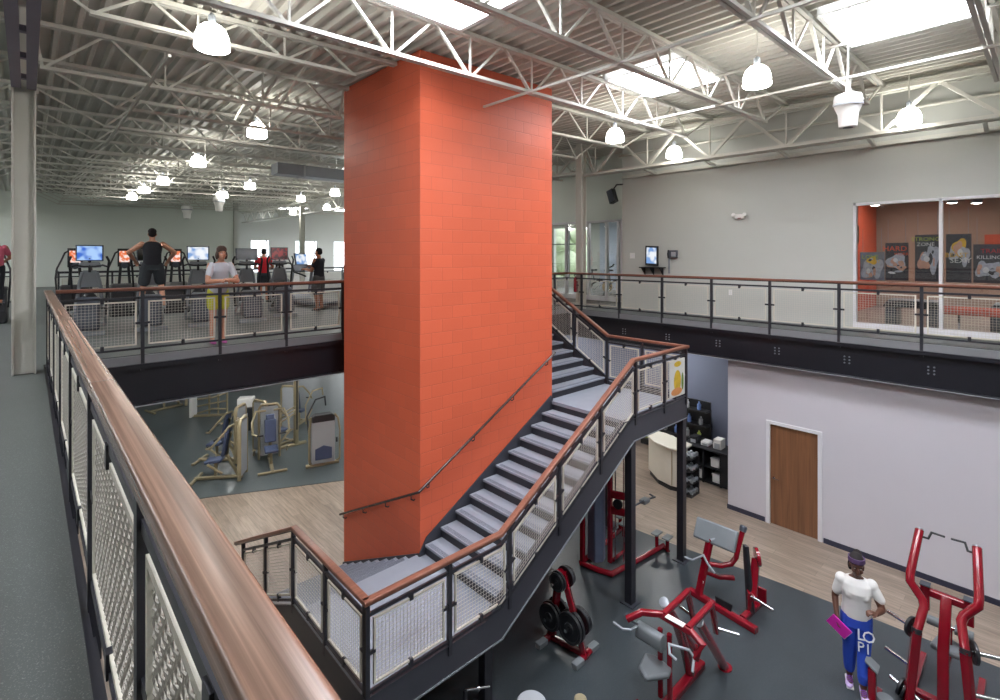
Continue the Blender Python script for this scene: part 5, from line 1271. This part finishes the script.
# posters inside the studio window
pm = lambda n, c, k=.5, sc=7: mat(n, c, .5, noise=k, nscale=sc)
def poster(label, y0, y1, z0, z1, x, base, figs, texts):
    t = thing('fitness_poster', label, 'poster', (x,(y0+y1)/2,z0), 'fitness posters behind the studio window')
    W = y1-y0; H = z1-z0
    s = MB().box(x,y0,z0,x+.006,y1,z1).build('sheet', base, t, smooth=0)
    for (cx, cz, rx, rz, m) in figs:
        pts = []
        for i in range(18):
            A = 2*PI*i/18; r = 1+.22*math.sin(3*A+cx*9)
            pts.append((x-.0015, y1-(cx+rx*r*math.cos(A))*W, z0+(cz+rz*r*math.sin(A))*H))
        MB().prism(pts, (-.001-.0005*random.random(),0,0)).build('printed_figure', m, s, smooth=0)
    for k in range(9):
        cx, cz, rx, rz, _ = figs[k % len(figs)]; cx += random.uniform(-.6,.6)*rx; cz += random.uniform(-.6,.6)*rz; rx *= random.uniform(.2,.45); rz *= random.uniform(.2,.45)
        pts = [(x-.0032, y1-(cx+rx*math.cos(2*PI*i/14)*(1+.25*math.sin(4*PI*i/14+k)))*W, z0+(cz+rz*math.sin(2*PI*i/14))*H) for i in range(14)]
        MB().prism(pts, (-.0004-.0001*k,0,0)).build('printed_figure', (skp, dk, gr, wh, skp)[k % 5], s, smooth=0)
    for (tx, cx, cz, sz, m) in texts:
        text('lettering', tx, sz*H, m, s, V((x-.0075,y1-cx*W,z0+cz*H))-V(t.location), (PI/2,0,-PI/2), .001)
    for q in (.12, .88): MB().tube([(x+.003,y0+q*W,z1),(x+.003,y0+q*W,z1+.5)], .004, 5).build('hanging_wire', M['greymetal'], t)
skp = pm('print_skin', rgb(216,164,140), .35); gr = pm('print_grey', rgb(184,188,198), .5, 16); dk = pm('print_dark', rgb(58,58,66), .5); wh = mat('print_white', rgb(228,228,228), .6); ylw = mat('print_yellow', rgb(226,178,40), .6, noise=.2, nscale=9)
orn2 = mat('print_orange', rgb(232,86,44), .6); rd = mat('print_red', rgb(204,36,44), .6); gn = mat('print_lime', rgb(172,190,70), .6); smk = pm('print_smoke', rgb(120,126,138), .55, 9)
PX = 12.86
poster('leftmost fitness poster with pale yellow lettering behind the window', 2.30, 2.72, 5.28, 5.86, PX, smk, [(.3,.35,.24,.3,gr),(.7,.45,.24,.34,gr),(.5,.7,.2,.14,ylw),(.3,.2,.15,.14,skp)], [('LOVE',.42,.82,.2,gn),('IT',.75,.66,.15,ylw)])
poster('fitness poster with orange HARD lettering second from the left', 1.95, 2.33, 5.28, 6.05, PX+.25, dk, [(.5,.5,.42,.2,gr),(.4,.42,.3,.1,skp),(.7,.33,.2,.07,skp),(.5,.18,.4,.1,dk)], [('HARD',.42,.84,.19,orn2),('WORK',.70,.70,.10,orn2)])
poster('fitness poster with lime and white lettering left of the mullion', 1.44, 1.83, 5.28, 6.20, PX+.12, dk, [(.35,.42,.24,.18,skp),(.72,.5,.22,.3,gr),(.72,.62,.1,.1,skp),(.4,.52,.16,.1,gr)], [('STRONG',.42,.90,.12,gn),('ZONE',.42,.79,.11,wh)])
poster('fitness poster with yellow and white SEXY lettering right of the mullion', 1.00, 1.36, 5.28, 6.20, PX+.12, dk, [(.55,.72,.28,.18,ylw),(.5,.72,.18,.12,skp),(.3,.6,.2,.15,gr),(.75,.55,.18,.2,gr)], [('BEAST',.42,.56,.13,ylw),('SEXY',.58,.45,.15,wh)])
poster('rightmost fitness poster with red and white lettering at the frame edge', .55, .98, 5.28, 6.00, PX+.2, dk, [(.3,.34,.24,.2,gr),(.65,.36,.26,.2,gr),(.5,.3,.3,.08,skp),(.8,.28,.2,.1,skp)], [('TRAIN',.62,.82,.16,rd),('KILLING IT',.62,.66,.13,wh)])
# studio contents seen below the rail: orange padded bench and exercise equipment
t = thing('padded_beam', 'long orange padded beam low behind the studio window', 'bench', (13.25,.2,U))
MB().rbar([(13.25,1.45,4.72),(13.25,-3,4.72)], .22, .16, .07).build('pad', mat('orange_pad', rgb(222,92,66), .5, noise=.06), t)
for y in (1.2,-.4,-2.4): MB().tube([(13.25,y,U+.01),(13.25,y,4.66)], .02, 8).build('leg', M['chrome'], t)
for i, (x, y, lb) in enumerate(((14.0,2.0,'low dark exercise step behind the first rail panel of the studio window'),(14.2,.35,'low dark exercise step behind the second studio pane'))):
    t = thing('exercise_step', lb, 'exercise step', (x,y,U+.01))
    MB().prism([(x-.3,y-.5,U+.42),(x-.3,y+.5,U+.42),(x-.25,y+.42,U+.56),(x-.25,y-.42,U+.56)], (.6,0,0)).build('platform', M['blackplast'], t, bevel=.03)
    MB().box(x-.28,y-.40,U+.565,x+.28,y+.40,U+.585).build('grip_mat', M['greymetal'], t, bevel=.005)
    for s in (-1, 1): MB().box(x-.3,y+s*.35-.1,U+.012,x+.3,y+s*.35+.1,U+.42).build('riser_block', M['darkgrey'], t, bevel=.02)
t = thing('wall_television', 'left one of two dark televisions on the orange studio wall', 'television', (14.2,3.55,6.35))
for i, x in enumerate((14.2, 15.6)):
    if i: t = thing('wall_television', 'right one of two dark televisions on the orange studio wall', 'television', (x,3.55,6.35))
    c = MB().box(x-.38,3.40,6.10,x+.38,3.46,6.58).build('housing', M['blackplast'], t, bevel=.01)
    MB().box(x-.35,3.394,6.13,x+.35,3.40,6.55).build('screen', SM['off'], c, smooth=0)
    MB().tube([(x,3.46,6.35),(x+.1,3.53,6.35),(x,3.60,6.35)], .025, 8).build('wall_arm', M['blackplast'], t)
# spin bikes behind the glass doors
def spinbike(label, loc, rz):
    t = thing('spin_bike', label, 'exercise bike', (0,0,0), 'spin bikes behind the glass doors')
    MB().lathe((0,-.38,.32), [(.03,-.03),(.21,-.025),(.22,0),(.21,.025),(.03,.03)], 28, (1,0,0)).build('flywheel', mat('brass_flywheel', rgb(196,164,110), .3, .4), t)
    MB().rbar([(0,-.55,.30),(0,-.05,.62),(0,.25,.45),(0,.48,.06)], .06, .07, .02).build('frame', M['blackplast'], t)
    MB().rbar([(0,-.30,.45),(0,-.36,1.02)], .05, .06, .015, up=(1,0,0)).build('handle_post', M['blackplast'], t)
    MB().tube([(-.20,-.56,1.20),(-.22,-.44,1.10),(-.1,-.36,1.04),(.1,-.36,1.04),(.22,-.44,1.10),(.20,-.56,1.20)], .024, 10).build('handlebar', M['blackplast'], t)
    MB().tube([(-.1,-.40,1.05),(0,-.62,1.12),(.1,-.40,1.05)], .02, 10).build('handlebar', M['blackplast'], t)
    MB().rbar([(0,.15,.5),(0,.26,.95)], .05, .05, .012, up=(1,0,0)).build('seat_post', M['chrome'], t)
    MB().prism([(-.10,.40,.95),(.10,.40,.95),(.05,.22,.95),(.025,.05,.95),(-.025,.05,.95),(-.05,.22,.95)], (0,0,.06)).build('saddle', M['blackplast'], t, bevel=.02)
    for y in (-.58, .48): MB().rbar([(-.26,y,.03),(.26,y,.03)], .06, .05, .015).build('foot', M['blackplast'], t)
    for s in (-1, 1): MB().tube([(s*.06,.0,.34),(s*.10,.0+s*.12,.34-s*.1),(s*.18,.0+s*.12,.34-s*.1)], .018, 8).build('crank', M['chrome'], t)
    t.location = loc; t.rotation_euler = (0,0,rz); return t
sb = spinbike('spin bike directly behind the narrow glass pane right of the column', (15.4,9.75,U), 1.0)
dup(sb, (15.6,9.15,U), .9, 'spin bike behind the glass door at the wall edge')
dup(sb, (15.5,8.75,U), 1.1, 'spin bike hidden mostly behind the wall end of the cycling room')
dup(sb, (16.0,11.0,U), 1.2, 'spin bike behind the glass left of the column')
dup(sb, (16.1,11.8,U), 1.1, 'spin bike behind the glass at the orange tower edge')
# outdoors seen through the cycle room window
o = structbox('ground_outside', mat('grass_ground', rgb(110,140,80), .9, noise=.2), 21.6,-8,-.2,60,33,0)
lf = mat('leaf_green', rgb(186,198,170), .8, noise=.35, nscale=3)
for i, (x, y) in enumerate(((25.5,21.2),(28.5,22.5))):
    t = thing('tree', ['leafy tree outside the cycling room window, nearer one','leafy tree outside the cycling room window, farther one'][i], 'tree', (x,y,0))
    MB().tube([(x,y,0),(x+.1,y,2.5),(x,y+.1,4.4)], [.22,.17,.1], 10).build('trunk', mat('bark', rgb(86,70,56), .9, noise=.3), t)
    c = MB()
    for k in range(26):
        a = random.uniform(0,2*PI); rr_ = random.uniform(.3,1.7); c.ball((x+rr_*math.cos(a),y+rr_*math.sin(a),random.uniform(3.4,7.2)), random.uniform(.5,.95), 9, 6)
    c.build('crown', lf, t)
# recess at lower right: desk, shelves with dumbbells, boxes
t = thing('reception_desk', 'white counter desk with a dark kick base behind the stair landing', 'desk', (11.9,6.6,0))
dk_ = MB().prism([(11.60,6.35,.12),(11.70,6.75,.12),(12.1,7.25,.12),(12.5,7.3,.12),(12.5,6.75,.12),(12.1,6.15,.12),(11.65,6.1,.12)], (0,0,.92)).build('body', M['cream'], t, bevel=.02)
MB().prism([(11.64,6.38,.0),(11.74,6.75,.0),(12.1,7.2,.0),(12.5,7.25,.0),(12.5,6.8,.0),(12.1,6.2,.0),(11.7,6.15,.0)], (0,0,.12)).build('kick_base', M['blackplast'], t, smooth=0)
MB().prism([(11.50,6.32,1.04),(11.62,6.80,1.04),(12.05,7.38,1.04),(12.4,7.42,1.04),(12.4,6.9,1.04),(12.15,6.06,1.04),(11.6,6.04,1.04)], (0,0,.05)).build('worktop', M['cream'], t, bevel=.012)
MB().box(11.598,6.3,.15,11.61,6.32,.98).build('panel_seam', M['champ'], t, smooth=0)
t = thing('dumbbell_shelf', 'low dark shelf with small dumbbells beside the desk', 'shelf', (11.8,5.9,0))
MB().box(11.60,5.80,0,12.0,6.02,.06).box(11.60,5.80,.3,12.0,6.02,.33).box(11.60,5.80,.6,12.0,6.02,.63).box(11.60,5.80,.9,12.0,6.02,.93).build('shelf_board', M['blackplast'], t, smooth=0)
MB().box(11.97,5.80,0,12.0,6.02,.95).box(11.60,5.99,0,12.0,6.02,.95).build('side_panel', M['blackplast'], t, smooth=0)
n_ = 0
for z in (.06,.33,.63,.93):
    for x in (11.66,11.78,11.90):
        d = MB().lathe((x,5.89,z+.055), [(.05,-.09),(.052,-.045),(.016,-.04),(.016,.04),(.052,.045),(.05,.09)], 12, (0,1,0)).build('dumbbell', M['greymetal'])
        tag(d, 'small grey dumbbell on the dark shelf beside the desk', 'dumbbell', 'dumbbells on the shelf by the desk')
t = thing('black_cabinet', 'low black cabinet with open shelves in front of the blue grey wall', 'cabinet', (13.4,5.5,0))
MB().box(12.65,5.10,.0,12.72,6.3,.85).box(12.72,5.10,.0,13.2,5.16,.85).box(12.72,6.24,.0,13.2,6.3,.85).box(12.72,5.64,.0,13.2,5.70,.85).build('carcass', M['blackplast'], t, smooth=0) if False else None
MB().box(13.15,5.10,.0,13.2,6.5,.85).build('back_panel', M['blackplast'], t, smooth=0)
for y in (5.10, 5.55, 6.0, 6.45): MB().box(12.66,y,.0,13.15,y+.05,.85).build('divider', M['blackplast'], t, smooth=0)
for z in (.02, .40): MB().box(12.66,5.10,z,13.15,6.5,z+.035).build('shelf_board', M['blackplast'], t, smooth=0)
MB().box(12.60,5.06,.85,13.22,6.54,.89).build('worktop', M['iron'], t, bevel=.006)
MB().box(12.66,5.15,.05,12.68,5.55,.84).build('door', M['blackplast'], t, smooth=0)
for i, (y, z, s, lb) in enumerate(((5.75,.435,.22,'white towel stack on the upper shelf of the black cabinet'),(5.72,.055,.2,'white bottle box low in the black cabinet, right one'),(6.15,.055,.22,'white bottle box low in the black cabinet, left one'))):
    t = thing('storage_box', lb, 'box', (12.85,y,z))
    MB().box(12.72,y-s/2,z,12.95,y+s/2,z+.2).build('body', M['white'], t, bevel=.02); MB().box(12.71,y-s/2-.005,z+.2,12.96,y+s/2+.005,z+.225).build('lid', M['frame_white'], t, bevel=.008)
for i, (y, h, m, lb) in enumerate(((5.35,.07,'white','white paper tray at the right on the black cabinet top'),(5.72,.24,'white','white carton upright on the black cabinet top'),(6.05,.10,'frame_white','low white box left on the black cabinet top'),(6.35,.16,'blackplast','dark device at the left end of the black cabinet top'))):
    t = thing('desk_item', lb, 'box', (12.9,y,.89))
    MB().box(12.78,y-.10,.89,13.05,y+.10,.89+h).build('body', M[m], t, bevel=.012); MB().box(12.775,y-.07,.90,12.78,y+.07,.89+h*.6).build('front_label', M['silver'], t, smooth=0)
t = thing('paper_tray', 'stack of dark letter trays at the wall end on the black cabinet', 'tray', (12.8,5.20,.89))
for k in range(5): MB().box(12.66,5.09,.92+.10*k,12.95,5.30,.935+.10*k).build('tray', M['blackplast'], t, smooth=0); MB().box(12.67,5.10,.936+.10*k,12.94,5.29,.95+.10*k).build('paper', M['cream'], t, smooth=0)
for (x, y) in ((12.94,5.09),(12.94,5.29)): MB().box(x-.01,y-.01,.89,x+.01,y+.01,1.37).build('tray_post', M['blackplast'], t, smooth=0)
t = thing('bottle_shelf', 'dark retail shelf with bright bottles far behind the desk', 'shelf', (13.9,7.2,0))
MB().box(13.9,6.4,0,13.95,8.6,1.7).build('back_panel', M['blackplast'], t, smooth=0)
for k in range(4): MB().box(13.6,6.4,.25+.4*k,13.9,8.6,.29+.4*k).build('shelf_board', M['blackplast'], t, smooth=0)
bc = [M['white'], mat('bottle_lime', rgb(180,200,90), .4), M['silver'], mat('bottle_blue', rgb(110,140,200), .4)]
for k in range(4):
    for j in range(6):
        y = 6.6+.34*j+.05*(k % 2); z = .29+.4*k
        o = MB().lathe((13.74,y,z), [(.05,0),(.055,.02),(.055,.14),(.025,.18),(.025,.22)], 12).build('bottle', bc[(k+j) % 4])
        tag(o, 'small bottle on the dark retail shelf behind the desk', 'bottle', 'bottles on the retail shelf')
# ------------------------------------------------------------------ camera, world, view
w = bpy.data.worlds.new('World'); SC.world = w; w.use_nodes = True
bg = w.node_tree.nodes['Background']; bg.inputs[0].default_value = (.93,.97,1,1); bg.inputs[1].default_value = 2.2
cam = bpy.data.cameras.new('camera'); co = bpy.data.objects.new('camera', cam); C.objects.link(co)
cam.sensor_width = 36; cam.lens = 510/1000*36; cam.shift_y = -.095; cam.clip_end = 200; cam.clip_start = .05
co.location = (0,0,5.8); a_ = math.atan2(473,510)
fwd = V((math.sin(a_), math.cos(a_), 0))
co.rotation_euler = fwd.to_track_quat('-Z','Y').to_euler()
SC.camera = co
SC.view_settings.view_transform = 'Standard'; SC.view_settings.look = 'None'; SC.view_settings.gamma = 1; SC.view_settings.use_curve_mapping = False
SC.view_settings.exposure = 1.0
SC.cycles.max_bounces = 6; SC.cycles.diffuse_bounces = 4; SC.cycles.glossy_bounces = 3; SC.cycles.transparent_max_bounces = 16
SC.cycles.use_denoising = True; SC.cycles.sample_clamp_indirect = 6; SC.cycles.use_light_tree = True
SC.cycles.caustics_reflective = False; SC.cycles.caustics_refractive = False
